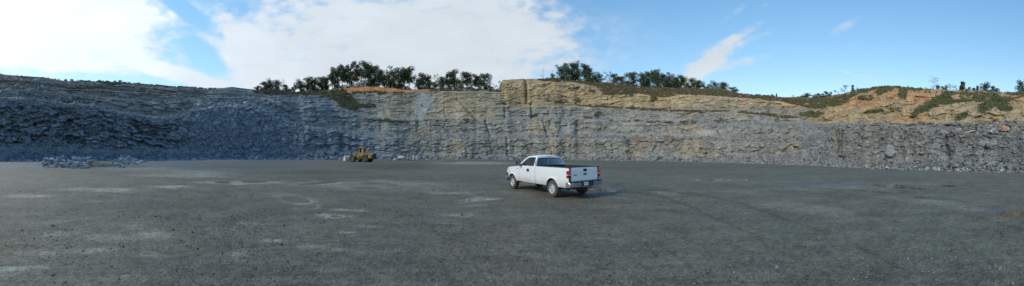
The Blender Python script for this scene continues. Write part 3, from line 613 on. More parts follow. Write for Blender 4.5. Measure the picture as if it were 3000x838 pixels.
WB, ARR = 3.67, .455; AZR = .40
def YS(x, z):
    y = .972
    if z > 1.0: y -= .030 * ((z - 1.0) / .35) ** 2
    if z < .80: y -= .035 * ((.80 - z) / .32) ** 2
    if abs(z - .77) < .012: y -= .006
    if x > 3.75: y -= .16 * ((x - 3.75) / .80) ** 2
    if x < -.98: y -= .05 * ((-.98 - x) / .14) ** 2
    for cx in (0, WB):
        q = math.hypot(x - cx, z - AZR); y += .028 * math.exp(-((q - ARR - .01) / .055) ** 2)
    return y
def ZB(x):
    z = .50
    for cx in (0, WB):
        if abs(x - cx) < ARR: z = max(z, AZR + math.sqrt(max(0, ARR ** 2 - (x - cx) ** 2)))
    if x > 4.15: z = max(z, .50 + (x - 4.15) * .25)
    return z
def lin(a, b, n): return [a + (b - a) * i / n for i in range(n + 1)]
def xs_between(a, b):
    base = set(round(v, 4) for v in lin(a, b, max(4, int((b - a) / .07))))
    for cx in (0, WB):
        for k in range(25):
            v = cx - ARR * math.cos(math.pi * k / 24)
            if a < v < b: base.add(round(v, 4))
    return sorted(base)
def panel(bm, a, b, zt, side, zb=None, n=16, fold=.02):
    rows = []
    for x in xs_between(a, b):
        z0 = zb(x) if zb else ZB(x); z1 = zt(x) if callable(zt) else zt
        row = [(x, side * (YS(x, z0) - .05), z0 + .004)] + [(x, side * YS(x, z0 + (z1 - z0) * k / n), z0 + (z1 - z0) * k / n) for k in range(n + 1)]
        rows.append(row)
    # folded edges so that gaps show depth
    f = [(p[0] - 0, p[1] - side * fold, p[2]) for p in rows[0]]; l = [(p[0], p[1] - side * fold, p[2]) for p in rows[-1]]
    skin(bm, [f] + rows + [l])
def ztop(x):       # upper line of doors and front wing
    if x < 1.385: return 1.345
    if x < 2.55: return 1.335
    if x < 2.85: return 1.335 - .045 * sstep(2.55, 2.75, x)
    if x < 3.1: return 1.29 - .02 * (x - 2.85) / .25
    return 1.27 - .055 * (x - 3.1) - .12 * max(0, (x - 3.9) / .7) ** 2 * 1.0
def make_pickup():
    root = empty('pickup_truck')
    tag(root, 'white regular cab pickup truck with lit brake lights parked on the open quarry floor', 'pickup truck')
    # --- load bed
    bm = B()
    for s in (1, -1): panel(bm, -1.11, 1.372, 1.345, s)
    bed = obj('bed', bm, WHITE, root, True, 35)
    bm = B()
    for s in (1, -1):
        bx(bm, -1.07, 1.36, min(s * .80, s * .86), max(s * .80, s * .86), .80, 1.33)
        bx(bm, -.42, .42, min(s * .60, s * .80), max(s * .60, s * .80), .80, 1.02, .03)
    bx(bm, -1.07, 1.36, -.80, .80, .76, .80); bx(bm, 1.30, 1.36, -.80, .80, .80, 1.33)
    obj('bed_lining', bm, LINER, bed)
    bm = B()
    for s in (1, -1):
        bx(bm, -1.12, 1.37, min(s * .79, s * .955), max(s * .79, s * .955), 1.335, 1.372, .012)
    bx(bm, 1.27, 1.372, -.80, .80, 1.335, 1.40, .012)
    obj('rail_cap', bm, BLACKP, bed)
    bm = B(); rows = []
    for q in range(13):
        t = 2 * math.pi * q / 12; rows.append((.98 + .085 * math.cos(t), .9795, 1.05 + .085 * math.sin(t)))
    bm.faces.new([bm.verts.new(p) for p in rows[:12]]); e = bmesh.ops.extrude_face_region(bm, geom=bm.faces[:])
    for v in e['geom']:
        if isinstance(v, bmesh.types.BMVert): v.co.y = .960
    bmesh.ops.bevel(bm, geom=bm.edges[:], offset=.004, segments=1, affect='EDGES')
    obj('fuel_door', bm, WHITE, bed)
    # --- tailgate
    bm = B(); rows = []
    for k in range(11):
        z = .775 + (1.352 - .775) * k / 10; x = -1.128 + .018 * max(0, (z - 1.25) / .10) - (.010 if z < .93 else 0)
        rows.append([(x + .012 * (abs(y) / .78) ** 6, y, z) for y in lin(-.785, .785, 16)])
    skin(bm, rows)
    top = [(p[0] + .055, p[1], p[2] - .004) for p in rows[-1]]; skin(bm, [rows[-1], top]); skin(bm, [top, [(p[0], p[1], .79) for p in top]])
    for sx in (0, -1): skin(bm, [[r_[sx] for r_ in rows], [(r_[sx][0] + .05, r_[sx][1], r_[sx][2]) for r_ in rows]])
    bmesh.ops.remove_doubles(bm, verts=bm.verts, dist=.0005)
    gate = obj('tailgate', bm, GATEW, root, True, 30)
    bm = B(); bx(bm, -1.112, -1.05, -.785, .785, 1.349, 1.368, .006); obj('top_trim', bm, BLACKP, gate)
    bm = B(); bx(bm, -1.146, -1.12, -.10, .10, 1.175, 1.29, .014, seg=2); hd = obj('handle', bm, BLACKP, gate)
    def oval(w, h, x0, x1, cy, cz, n=28):
        bm = B(); fs = [bm.verts.new((x0, cy + w * math.cos(2 * math.pi * k / n), cz + h * math.sin(2 * math.pi * k / n))) for k in range(n)]
        f = bm.faces.new(fs); e = bmesh.ops.extrude_face_region(bm, geom=[f])
        for v in e['geom']:
            if isinstance(v, bmesh.types.BMVert): v.co.x = x1
        return bm
    ring = obj('emblem', oval(.115, .047, -1.129, -1.143, 0, 1.06), CHROME, gate)
    obj('enamel', oval(.106, .039, -1.140, -1.146, 0, 1.06), NAVY, ring)
    def text(name, s, size, M, mat, parent, ext=.002, shear=0):
        cu = bpy.data.curves.new(name, 'FONT'); cu.body = s; cu.size = size; cu.extrude = ext; cu.align_x = 'CENTER'; cu.align_y = 'CENTER'; cu.shear = shear
        o = bpy.data.objects.new(name, cu); COL.objects.link(o); dg = bpy.context.evaluated_depsgraph_get(); me = bpy.data.meshes.new_from_object(o.evaluated_get(dg))
        bpy.data.objects.remove(o); me.name = name; me.materials.clear(); me.materials.append(mat); me.transform(M)
        o = bpy.data.objects.new(name, me); COL.objects.link(o); o.parent = parent; return o
    def facing_back(x, y, z): return Matrix.Translation((x, y, z)) @ Matrix(((0, 0, -1, 0), (-1, 0, 0, 0), (0, 1, 0, 0), (0, 0, 0, 1)))
    def facing_left(x, y, z): return Matrix.Translation((x, y, z)) @ Matrix(((-1, 0, 0, 0), (0, 0, 1, 0), (0, 1, 0, 0), (0, 0, 0, 1)))
    text('lettering', 'Ford', .062, facing_back(-1.1475, 0, 1.06), CLEARL, ring, .001, .25)
    text('model_badge', 'F-150', .085, facing_back(-1.142, .60, 1.03), BLACKP, gate, .004, .1)
    # --- rear lamps
    for s in (1, -1):
        bm = B(); ya, yb = sorted((s * .800, s * .985)); bx(bm, -1.125, -1.02, ya, yb, .915, 1.22, .025, seg=3)
        tl = obj('tail_light', bm, REDL, root, True, 40)
        bm = B(); ya, yb = sorted((s * .790, s * .988)); bx(bm, -1.129, -1.005, ya, yb, 1.030, 1.068, .008); obj('reversing_lamp', bm, CLEARL, tl)
        bm = B(); ya, yb = sorted((s * .815, s * .955)); bx(bm, -1.1285, -1.05, ya, yb, 1.12, 1.18, .025, seg=3); obj('brake_lamp', bm, REDB, tl, True)
    # --- rear bumper
    bm = B()
    half = ((.985, -.98), (.985, -1.13), (.94, -1.23), (.84, -1.275), (.60, -1.30), (.37, -1.30), (.365, -1.262))
    rows = [[(x + .03, y, .735), (x, y, .715), (x - .004, y, .60), (x + .012, y, .53), (x + .05, y, .525)] for y, x in list(half) + [(-y, x) for y, x in half[::-1]]]
    skin(bm, rows)
    bm2 = bm; bump = obj('rear_bumper', bm2, CHROME, root, True, 40)
    bm = B(); prism(bm, [(-1.30, .735), (-1.27, .765), (-1.13, .765), (-1.13, .735)], -.94, .94); bx(bm, -1.25, -1.13, -.98, .98, .735, .758, .01); obj('step_pad', bm, BLACKP, bump)
    bm = B(); bx(bm, -1.285, -1.15, -.36, .36, .535, .735, .012); obj('centre_panel', bm, BLACKP, bump)
    bm = B(); bx(bm, -1.302, -1.284, -.34, .34, .520, .545, .004); obj('lower_trim', bm, CHROME, bump)
    bm = B(); bx(bm, -1.294, -1.286, -.06, .22, .580, .725, .003); pl = obj('licence_plate', bm, PLATE, bump)
    text('plate_text', 'AXR 7052', .058, facing_back(-1.2945, .08, .652), INK, pl, .0008)
    bm = B(); tube(bm, [(-1.29, -.21, .64), (-1.25, -.21, .64)], .035, 14); obj('hitch_hole', bm, RUSTM, bump)
    bm = B(); bx(bm, -1.22, -1.05, -.36, -.06, .43, .52, .01); tube(bm, [(-1.30, -.22, .47), (-1.15, -.22, .47)], .03, 10); obj('tow_hitch', bm, RUSTM, root)
    # --- cab: door, rear corner, wing
    bm = B()
    for s in (1, -1): panel(bm, 1.395, 1.83, lambda x: 1.335, s)
    # back wall of the cab under the window
    skin(bm, [[(1.397, y, z) for y in lin(-.93, .93, 8)] for z in lin(.5, 1.335, 3)])
    cab = obj('cab', bm, WHITE, root, True, 35)
    YW = lambda z: .925 - .40 * (z - 1.335) - .25 * (max(0, z - 1.335)) ** 2
    def gl_outline(n=0): return [(1.405, 1.335), (1.43, 1.45), (1.50, 1.66), (1.57, 1.785), (1.66, 1.822), (1.95, 1.838), (2.25, 1.825), (2.43, 1.790), (2.62, 1.67), (2.83, 1.51), (3.06, 1.335), (2.70, 1.330), (2.30, 1.335), (1.83, 1.335)]
    def gl_inner(): return [(1.565, 1.355), (1.58, 1.45), (1.615, 1.62), (1.655, 1.735), (1.70, 1.762), (1.95, 1.775), (2.22, 1.765), (2.36, 1.735), (2.53, 1.63), (2.72, 1.49), (2.86, 1.37), (2.66, 1.345), (2.30, 1.350), (1.83, 1.352)]
    out_, inn = gl_outline(), gl_inner(); n = len(out_)
    bm = B()
    for s in (1, -1):
        vo = [bm.verts.new((x, s * YW(z), z)) for x, z in out_]; vi = [bm.verts.new((x, s * (YW(z) - .004), z)) for x, z in inn]; vd = [bm.verts.new((x, s * (YW(z) - .03), z)) for x, z in inn]
        for k in range(n):
            k2 = (k + 1) % n; bm.faces.new((vo[k], vo[k2], vi[k2], vi[k])); bm.faces.new((vi[k], vi[k2], vd[k2], vd[k]))
    # roof, crowned, joined to the side frames
    side_line = [(x, z) for x, z in out_[1:10]]
    rows = []
    for x, z in side_line:
        yw = YW(z); row = []
        for q in lin(-1, 1, 16):
            rise = (1 - abs(q) ** 2.6); hgt = .052 if 1.60 < x < 2.40 else (.03 if 1.5 < x < 2.5 else .0)
            row.append((x + (-.05 * (1 - q * q) if x < 1.6 else (.06 * (1 - q * q) if x > 2.35 else 0)), q * yw, z + hgt * rise))
        rows.append(row)
    skin(bm, rows[2:8])
    # rear window frame
    ZR = lambda t: 1.335 + t * (1.785 - 1.335)
    def rear(y, z, dx=0): return (1.398 + (z - 1.335) * .37 - .05 * (1 - (y / .95) ** 2) * ((z - 1.335) / .45) - .012 + dx, y, z)
    ro = [(-.925, 1.335), (-.885, 1.45), (-.80, 1.64), (-.72, 1.785), (-.40, 1.815), (0, 1.828), (.40, 1.815), (.72, 1.785), (.80, 1.64), (.885, 1.45), (.925, 1.335), (.4, 1.335), (0, 1.335), (-.4, 1.335)]
    ri = [(-.845, 1.375), (-.82, 1.46), (-.755, 1.62), (-.685, 1.735), (-.38, 1.752), (0, 1.757), (.38, 1.752), (.685, 1.735), (.755, 1.62), (.82, 1.46), (.845, 1.375), (.4, 1.365), (0, 1.365), (-.4, 1.365)]
    vo = [bm.verts.new(rear(y, z)) for y, z in ro]; vi = [bm.verts.new(rear(y, z)) for y, z in ri]; vd = [bm.verts.new(rear(y, z, .03)) for y, z in ri]
    for k in range(len(ro)):
        k2 = (k + 1) % len(ro); bm.faces.new((vo[k], vo[k2], vi[k2], vi[k])); bm.faces.new((vi[k], vi[k2], vd[k2], vd[k]))
    bmesh.ops.remove_doubles(bm, verts=bm.verts, dist=.012)
    roof = obj('roof', bm, WHITE, cab, True, 50)
    bm = B(); bm.faces.new([bm.verts.new(rear(y, z, .012)) for y, z in ri]); obj('rear_window', bm, GL, cab)
    bm = B()                                                     # rubber round the back glass
    vi = [bm.verts.new(rear(y, z, -.003)) for y, z in ri]; c0 = (0, 1.56); vj = [bm.verts.new(rear(y * .968, c0[1] + (z - c0[1]) * .91, -.003)) for y, z in ri]
    for k in range(len(ri)): k2 = (k + 1) % len(ri); bm.faces.new((vi[k], vi[k2], vj[k2], vj[k]))
    obj('window_seal', bm, BLACKP, cab)
    # windscreen
    bm = B(); rows = []
    for t in lin(0, 1, 5):
        z = 1.30 + t * .50; x0 = 3.05 - t * .62; rows.append([(x0 + .10 * (1 - q * q), q * (YW(max(z, 1.335)) - .02), z) for q in lin(-1, 1, 8)])
    skin(bm, rows); obj('windscreen', bm, GL, cab)
    # third brake light
    bm = B(); bx(bm, 1.515, 1.60, -.20, .20, 1.812, 1.845, .008); tb = obj('high_brake_light', bm, CLEARL, cab)
    bm = B(); bx(bm, 1.508, 1.58, -.085, .085, 1.808, 1.849, .010); obj('lit_lens', bm, REDB, tb)
    # interior
    bm = B(); bx(bm, 1.75, 2.25, -.78, .78, .75, 1.0, .05); bx(bm, 1.62, 1.80, -.80, .80, .95, 1.42, .05, seg=2)
    for y in (-.42, .42): bx(bm, 1.60, 1.72, y - .17, y + .17, 1.42, 1.64, .05, seg=3)
    bx(bm, 2.65, 3.05, -.85, .85, 1.0, 1.28, .05); obj('seats', bm, SEATM, cab, True, 40)
    bm = B(); Mw = Matrix.Translation((2.52, .42, 1.24)) @ Matrix.Rotation(R(65), 4, 'Y') @ Matrix.Rotation(R(90), 4, 'X'); lathe(bm, [(.18 + .014 * math.cos(t), .014 * math.sin(t)) for t in lin(0, 2 * math.pi * 7 / 8, 7)], 28, Mw, True); obj('steering_wheel', bm, BLACKP, cab)
    # wing, hood
    bm = B()
    for s in (1, -1): panel(bm, 2.885, 4.56, ztop, s)
    obj('front_wing', bm, WHITE, root, True, 35)
    bm = B(); rows = []
    for x in lin(3.02, 4.56, 16):
        zt = ztop(x); yy = YS(x, zt); rows.append([(x + (.0 if x > 3.2 else .10 * (1 - q * q)), q * yy, zt + .055 * (1 - abs(q) ** 3) * (1 - .3 * (x - 3) / 1.5) + (.015 if .55 < abs(q) < .7 else 0)) for q in lin(-1, 1, 20)])
    skin(bm, rows); nose = [(4.60, p[1] * .98, p[2] - .08) for p in rows[-1]]; skin(bm, [rows[-1], nose]); obj('hood', bm, WHITE, root, True, 40)
    bm = B(); bx(bm, 4.50, 4.60, -.55, .55, .72, 1.04, .03); gr = obj('grille', bm, CHROME, root)
    bm = B()
    for q in range(4): bx(bm, 4.59, 4.606, -.50, .50, .755 + q * .068, .80 + q * .068)
    obj('grille_mesh', bm, BLACKP, gr)
    for s in (1, -1):
        bm = B(); ya, yb = sorted((s * .56, s * .84)); bx(bm, 4.36, 4.57, ya, yb, .80, 1.04, .04, seg=2); obj('headlight', bm, CLEARL, root, True, 50)
    bm = B(); rows = []
    for y in lin(-.96, .96, 16): x = 4.66 - .18 * abs(y / .96) ** 4; rows.append([(x - .05, y, .80), (x, y, .76), (x, y, .58), (x - .06, y, .52)])
    skin(bm, rows)
    for s in (1, -1): skin(bm, [[(4.50, s * .962, z) for z in (.52, .60, .78)], [(4.22, s * .965, z) for z in (.56, .64, .76)]])
    fb = obj('front_bumper', bm, CHROME, root, True, 50)
    bm = B(); bx(bm, 4.20, 4.56, -.88, .88, .44, .56, .03); bx(bm, 4.25, 4.58, -.93, .93, .74, .85, .03); obj('air_dam', bm, BLACKP, fb)
    # --- doors with windows
    for s in (1, -1):
        bm = B(); panel(bm, 1.842, 2.873, lambda x: ztop(x) if x > 1.9 else 1.335, s)
        dr = obj('door', bm, WHITE, root, True, 35)
        bm = B(); ya, yb = sorted((s * .955, s * .995)); bx(bm, 1.93, 2.13, ya, yb, 1.05, 1.19, .02, seg=2); obj('handle', bm, BLACKP, dr)
        bm = B(); pts = [(x, s * (YW(z) - .012), z) for x, z in inn]; bm.faces.new([bm.verts.new(p) for p in pts]); wn_ = obj('window', bm, GL, dr)
        bm = B(); cx, cz = 2.15, 1.56                             # dark seal round the glass
        vi = [bm.verts.new((x, s * (YW(z) + .001), z)) for x, z in inn]; vj = [bm.verts.new((cx + (x - cx) * .965, s * (YW(cz + (z - cz) * .93) + .001), cz + (z - cz) * .93)) for x, z in inn]
        for k in range(n): k2 = (k + 1) % n; bm.faces.new((vi[k], vi[k2], vj[k2], vj[k]))
        skin(bm, [[(1.955, s * (YW(z) + .002), z) for z in lin(1.355, 1.77, 4)], [(2.02, s * (YW(z) + .002), z) for z in lin(1.355, 1.77, 4)]])
        skin(bm, [[(x, s * (YW(1.335) + .006), 1.322) for x in (1.57, 2.3, 2.85)], [(x, s * (YW(1.35) + .004), 1.352) for x in (1.57, 2.3, 2.85)]])
        obj('window_seal', bm, BLACKP, dr)
        bm = B(); ya, yb = sorted((s * .99, s * 1.23)); bx(bm, 2.70, 2.83, ya, yb, 1.34, 1.56, .035, seg=3); tube(bm, [(2.78, s * .90, 1.33), (2.78, s * 1.08, 1.37)], .035, 8); bx(bm, 2.68, 2.90, *sorted((s * .90, s * .945)), 1.27, 1.37, .02)
        mi = obj('wing_mirror', bm, BLACKP, dr, True, 40)
        bm = B(); ya, yb = sorted((s * 1.02, s * 1.205)); bx(bm, 2.694, 2.702, ya, yb, 1.37, 1.53, .003); obj('mirror_glass', bm, CHROME, mi)
        bm = B(); bx(bm, 3.02, 3.22, *sorted((s * .955, s * .968)), 1.13, 1.155, .003); obj('wing_badge', bm, BLACKP, root)
    bm = B(); tube(bm, [(3.35, -.86, 1.2), (3.30, -.86, 2.0)], .006, 5); obj('aerial', bm, BLACKP, root)
    # --- wheels
    def wheel(x, s):
        w = obj('wheel', (lambda q: (lathe(q, [(.215, -.115), (.30, -.125), (.355, -.118), (.378, -.085), (.383, -.03), (.376, -.028), (.376, -.02), (.383, -.018), (.383, .018), (.376, .02), (.376, .028), (.383, .03), (.378, .085), (.355, .118), (.30, .125), (.215, .115)], 48, None, True), q)[1])(B()), RUBBER, root, True, 40)
        bm = B(); nn = 56; prof = [(.224, .110), (.222, .122), (.214, .124), (.200, .095), (.178, .080), (.150, .088), (.120, .095), (.088, .092), (.070, .088), (.066, .112), (.045, .122), (.001, .124)]
        rings = []
        for ri_, (rr_, yy) in enumerate(prof):
            rg = []
            for k in range(nn):
                t = 2 * math.pi * k / nn; push = 0
                if 4 <= ri_ <= 6: push = -.02 * max(0, math.cos(7 * t))
                rg.append(bm.verts.new((rr_ * math.cos(t), s * (yy + push), rr_ * math.sin(t))))
            rings.append(rg)
        for a, b_ in zip(rings, rings[1:]):
            for k in range(nn): bm.faces.new((a[k], a[(k + 1) % nn], b_[(k + 1) % nn], b_[k]))
        rim = obj('rim', bm, STEEL, w, True, 30)
        for k in range(7):
            bm = B(); t = 2 * math.pi * k / 7; c_, s_ = math.cos(t), math.sin(t); vs = []
            for q in range(12):
                u = 2 * math.pi * q / 12; a_, b_ = .152 + .030 * math.cos(u), .024 * math.sin(u); vs.append(bm.verts.new((a_ * c_ - b_ * s_, s * .084, a_ * s_ + b_ * c_)))
            bm.faces.new(vs); obj('rim_opening', bm, BLACKP, w)
        w.location = (x, s * .845, .381); return w
    for x in (0, WB):
        for s in (1, -1): wheel(x, s)
    # --- under the body
    bm = B()
    for s in (1, -1):
        bx(bm, -1.1, 4.4, *sorted((s * .42, s * .50)), .50, .64)
        for cx in (0, WB):   # wheel housings
            rows = []
            for k in range(15):
                t = math.pi * k / 14; rows.append([(cx - (ARR - .004) * math.cos(t), s * .935, AZR + (ARR - .004) * math.sin(t)), (cx - (ARR - .004) * math.cos(t), s * .60, AZR + (ARR - .004) * math.sin(t))])
            skin(bm, rows); bm.faces.new([bm.verts.new((cx - ARR * math.cos(math.pi * k / 14), s * .60, AZR + ARR * math.sin(math.pi * k / 14))) for k in range(15)])
    bx(bm, .46, 3.2, -.93, .93, .52, .56); bx(bm, 3.2, 4.4, -.58, .58, .50, .58); bx(bm, -1.1, -.46, -.93, .93, .56, .60)
    obj('chassis', bm, UNDER, root)
    bm = B(); tube(bm, [(0, -.80, .381), (0, .80, .381)], .045, 10); lathe(bm, [(.001, -.16), (.10, -.13), (.15, 0), (.10, .13), (.001, .16)], 20, Matrix.Translation((0, 0, .38)))
    tube(bm, [(.1, 0, .40), (2.2, 0, .52)], .045, 8); tube(bm, [(-.9, -.50, .47), (.9, -.50, .46), (1.6, -.40, .50)], .035, 8); lathe(bm, [(.001, -.12), (.34, -.12), (.36, 0), (.34, .12), (.001, .12)], 24, Matrix.Translation((-.72, .05, .50)) @ Matrix.Rotation(R(90), 4, 'X'))
    obj('rear_axle', bm, UNDER, root, True, 40)
    return root
truck = make_pickup(); truck.location = (2.63, 12.94, 0.0); truck.rotation_euler = (0, 0, R(118.6))

# ------------------------------------------------------------------ wheel loader, bucket to the left
YELP = flat('worn_yellow_paint', (.46, .27, .055), .6, var=.35, scale=3, dirt=(.0, 3.2, (.22, .16, .10), .5))
BUCKM = flat('bare_bucket_steel', (.62, .59, .53), .6, metal=.0, var=.18, scale=4)
DKM = flat('oily_dark_metal', (.03, .03, .032), .6, var=.4)
TYRL = flat('muddy_loader_tyre', (.06, .055, .048), .9, var=.3, scale=4)
HUBM = flat('muddy_yellow_hub', (.22, .15, .08), .8, var=.35)
def make_loader():
    root = empty('wheel_loader'); tag(root, 'yellow wheel loader with a pale steel bucket parked at the foot of the quarry wall', 'wheel loader')
    art = Matrix.Rotation(R(-20), 4, 'Z')                         # front half steered
    def fin(name, bm, mat, parent=root, front=False, smooth=False):
        if front: bm.transform(art)
        return obj(name, bm, mat, parent, smooth, 40)
    # rear half: x forward, articulation at the origin
    bm = B(); prism(bm, [(-.5, 1.0), (-.5, 2.05), (-1.2, 2.2), (-3.9, 2.2), (-4.15, 2.0), (-4.15, 1.05), (-3.6, .85), (-1.2, .75)], -.62, .62, bev=.05)
    body = fin('engine_body', bm, YELP)
    bm = B()
    for s in (1, -1): bx(bm, -1.25, -.35, *sorted((s * .5, s * 1.15)), 1.35, 1.5, .03); bx(bm, -3.2, -1.25, *sorted((s * .6, s * 1.30)), 1.78, 1.88, .03); bx(bm, -3.9, -3.15, *sorted((s * .6, s * 1.30)), .95, 1.88, .05)
    bx(bm, -3.7, -3.3, -1.0, 1.0, 1.0, 1.1)
    fin('rear_fender', bm, YELP)
    for s in (1, -1):
        for q in range(5): bm = B(); bx(bm, -3.3 + q * .42, -3.0 + q * .42, *sorted((s * .615, s * .635)), 1.9, 2.08); fin('side_louvre', bm, DKM, body)
    bm = B(); bx(bm, -4.30, -4.14, -.75, .75, 1.05, 2.05, .03); fin('radiator_grille', bm, DKM, body)
    bm = B(); bx(bm, -4.55, -4.10, -1.2, 1.2, .75, 1.08, .06); fin('counterweight', bm, DKM)
    bm = B(); tube(bm, [(-2.3, -.25, 2.2), (-2.3, -.25, 2.95)], .06, 10); fin('exhaust_stack', bm, DKM, body)
    bm = B(); tube(bm, [(-3.75, .5, 2.15), (-3.75, .5, 3.0)], .03, 6); tube(bm, [(-3.9, .6, 2.2), (-3.9, .6, 2.5), (-1.4, .6, 2.5)], .025, 6); fin('hand_rail', bm, YELP, body)
    # cab
    bm = B()
    for x, y in ((-.35, .62), (-.35, -.62), (-1.35, .62), (-1.35, -.62)): bx(bm, x - .05, x + .05, y - .06, y + .06, 1.95, 3.45, .015)
    bx(bm, -1.42, -.28, -.70, .70, 1.55, 2.30, .03); bx(bm, -1.50, -.20, -.76, .76, 3.42, 3.62, .05); bx(bm, -1.44, -1.34, -.64, .64, 2.2, 3.45)
    for s in (1, -1): bx(bm, -1.36, -.90, *sorted((s * .60, s * .66)), 2.2, 3.45)
    cab = fin('cab', bm, YELP)
    for q in ((-.90, -.40, -.645, -.625, 2.32, 3.40), (-.90, -.40, .625, .645, 2.32, 3.40), (-.335, -.315, -.56, .56, 2.32, 3.40), (-1.447, -1.441, -.4, .4, 2.6, 3.3)): bm = B(); bx(bm, *q); fin('window', bm, GL, cab)
    bm = B(); bx(bm, -1.1, -.7, -.25, .25, 2.0, 2.9, .06); fin('seat', bm, DKM, cab)
    bm = B()
    for q in range(4): bx(bm, -.55, -.2, .95, 1.15, .6 + q * .3, .65 + q * .3)
    for x in (-.55, -.2): tube(bm, [(x, 1.05, .6), (x, 1.05, 1.6)], .025, 6)
    fin('ladder', bm, YELP)
    # front frame and lift arms
    bm = B(); prism(bm, [(.0, .7), (.0, 1.5), (.7, 2.15), (1.25, 2.15), (1.7, 1.4), (1.9, .7)], -.45, .45, bev=.05); bx(bm, 1.0, 1.5, -.9, .9, .55, .95, .05)
    ff = fin('front_frame', bm, YELP, root, True)
    bm = B()
    for s in (1, -1): prism(bm, [(.8, 2.15), (.95, 1.85), (2.0, 1.25), (3.35, .45), (3.5, .5), (3.4, .85), (2.2, 1.75), (1.0, 2.3)], *sorted((s * .52, s * .68)), bev=.02)
    bx(bm, 2.0, 2.25, -.6, .6, 1.15, 1.55, .04); arm = fin('lift_arm', bm, YELP, root, True)
    bm = B(); tube(bm, [(.9, 0, 1.9), (1.9, 0, 2.0)], .10, 10); tube(bm, [(1.9, 0, 2.0), (3.35, 0, 1.3)], .07, 10)
    for s in (1, -1): tube(bm, [(.4, s * .35, 1.0), (1.7, s * .45, 1.25)], .08, 8)
    fin('hydraulic_ram', bm, DKM, arm, True)
    bm = B()
    for s in (1, -1):
        rows = []
        for k in range(9):
            t = math.pi * (.06 + .80 * k / 8); rows.append([(1.35 + 1.02 * math.cos(t), s * .80, .86 + 1.02 * math.sin(t)), (1.35 + 1.02 * math.cos(t), s * 1.40, .86 + 1.02 * math.sin(t))])
        skin(bm, rows); skin(bm, [[Vector(p) - Vector((0, 0, .05)) for p in r_] for r_ in rows])
    fin('front_fender', bm, YELP, root, True)
    # bucket
    W = 1.95; SH = .45; prof = [(2.95, .22), (4.15, .18), (4.15, .22), (3.2, .34), (2.98, .60), (2.98, .95), (3.2, 1.28), (3.52, 1.42), (3.50, 1.47), (3.12, 1.36), (2.88, 1.02), (2.86, .50)]
    bm = B(); prism(bm, [(x + SH, z * 1.05) for x, z in prof], -W, W)
    for s in (1, -1): prism(bm, [(x + SH, z * 1.05) for x, z in [(2.87, .5), (2.95, .2), (4.15, .18), (3.9, .7), (3.52, 1.46), (3.12, 1.36), (2.87, 1.02)]], *sorted((s * W, s * (W - .05))))
    bk = fin('bucket', bm, BUCKM, root, True)
    for y in (-W + .02, -.85, 0, .85, W - .02): bm = B(); prism(bm, [(x + SH, z * 1.05) for x, z in [(2.80, .25), (2.97, .20), (2.90, .5), (2.92, 1.0), (3.16, 1.34), (3.06, 1.36), (2.80, 1.05), (2.79, .50)]], y - .035, y + .035); fin('bucket_rib', bm, RUSTM, bk, True)
    for q in range(8): bm = B(); y = -W + .15 + q * (2 * W - .3) / 7; prism(bm, [(4.05 + SH, .24), (4.40 + SH, .17), (4.05 + SH, .16)], y - .06, y + .06); fin('bucket_tooth', bm, DKM, bk, True)
    # wheels
    def wheel(x, s, front):
        bm = B(); nn = 44; prof = [(.42, -.30), (.62, -.34), (.80, -.32), (.86, -.25), (.875, 0), (.86, .25), (.80, .32), (.62, .34), (.42, .30)]
        rings = []
        for ri_, (rr_, yy) in enumerate(prof): rings.append([bm.verts.new(((rr_ + (.035 * ((k + (1 if yy > 0 else 0)) % 2) if 2 <= ri_ <= 6 else 0)) * math.cos(2 * math.pi * k / nn), yy, (rr_ + (.035 * ((k + (1 if yy > 0 else 0)) % 2) if 2 <= ri_ <= 6 else 0)) * math.sin(2 * math.pi * k / nn))) for k in range(nn)])
        for a, b_ in zip(rings, rings[1:] + rings[:1]):
            for k in range(nn): bm.faces.new((a[k], a[(k + 1) % nn], b_[(k + 1) % nn], b_[k]))
        M = Matrix.Translation((x, s * 1.08, .89)); 
        if front: M = art @ M
        bm.transform(M); w = obj('wheel', bm, TYRL, root)
        bm = B(); lathe(bm, [(.45, s * .28), (.43, s * .30), (.40, s * .18), (.25, s * .14), (.22, s * .24), (.12, s * .27), (.001, s * .27)], 28, M); obj('rim', bm, HUBM, w, True, 35)
    for s in (1, -1): wheel(-1.75 - .55, s, False); wheel(1.35, s, True)
    return root
loader = make_loader(); p = pos(1054, 69.5); loader.location = (p.x, p.y, 0.0); loader.rotation_euler = (0, 0, R(180 + 32 - 34))
# ------------------------------------------------------------------ loose rock
def rock_mesh(name, seed, flatn=.75):
    rn = random.Random(seed); bm = bmesh.new()
    for k in range(11):
        v = Vector((rn.gauss(0, 1), rn.gauss(0, 1), rn.gauss(0, 1))).normalized() * rn.uniform(.82, 1.0); bm.verts.new((v.x * .5, v.y * .42, v.z * .5 * flatn))
    h = bmesh.ops.convex_hull(bm, input=bm.verts); bmesh.ops.delete(bm, geom=[g_ for g_ in h['geom_interior'] if isinstance(g_, bmesh.types.BMVert)], context='VERTS')
    bmesh.ops.bevel(bm, geom=bm.edges[:], offset=.012, segments=1, affect='EDGES')
    bmesh.ops.recalc_face_normals(bm, faces=bm.faces); me = bpy.data.meshes.new(name); bm.to_mesh(me); bm.free(); return me
def boulder_mat(name, tint): return rock_mat(name, 2.2, 3.1, .06, tint)
MB_ = {'blue': boulder_mat('blue_grey_stone', (.36, .39, .42)), 'grey': boulder_mat('grey_stone', (.27, .27, .255)), 'tan': boulder_mat('tan_stone', (.42, .34, .24)), 'pale': boulder_mat('pale_stone', (.42, .42, .40)), 'pink': boulder_mat('pink_stone', (.42, .27, .19))}
RM = {}
for kd in MB_:
    RM[kd] = []
    for q in range(5):
        me = rock_mesh('boulder', 50 + q * 7 + hash(kd[0]) * 0); me.materials.append(MB_[kd]); RM[kd].append(me)
RB = random.Random(5)
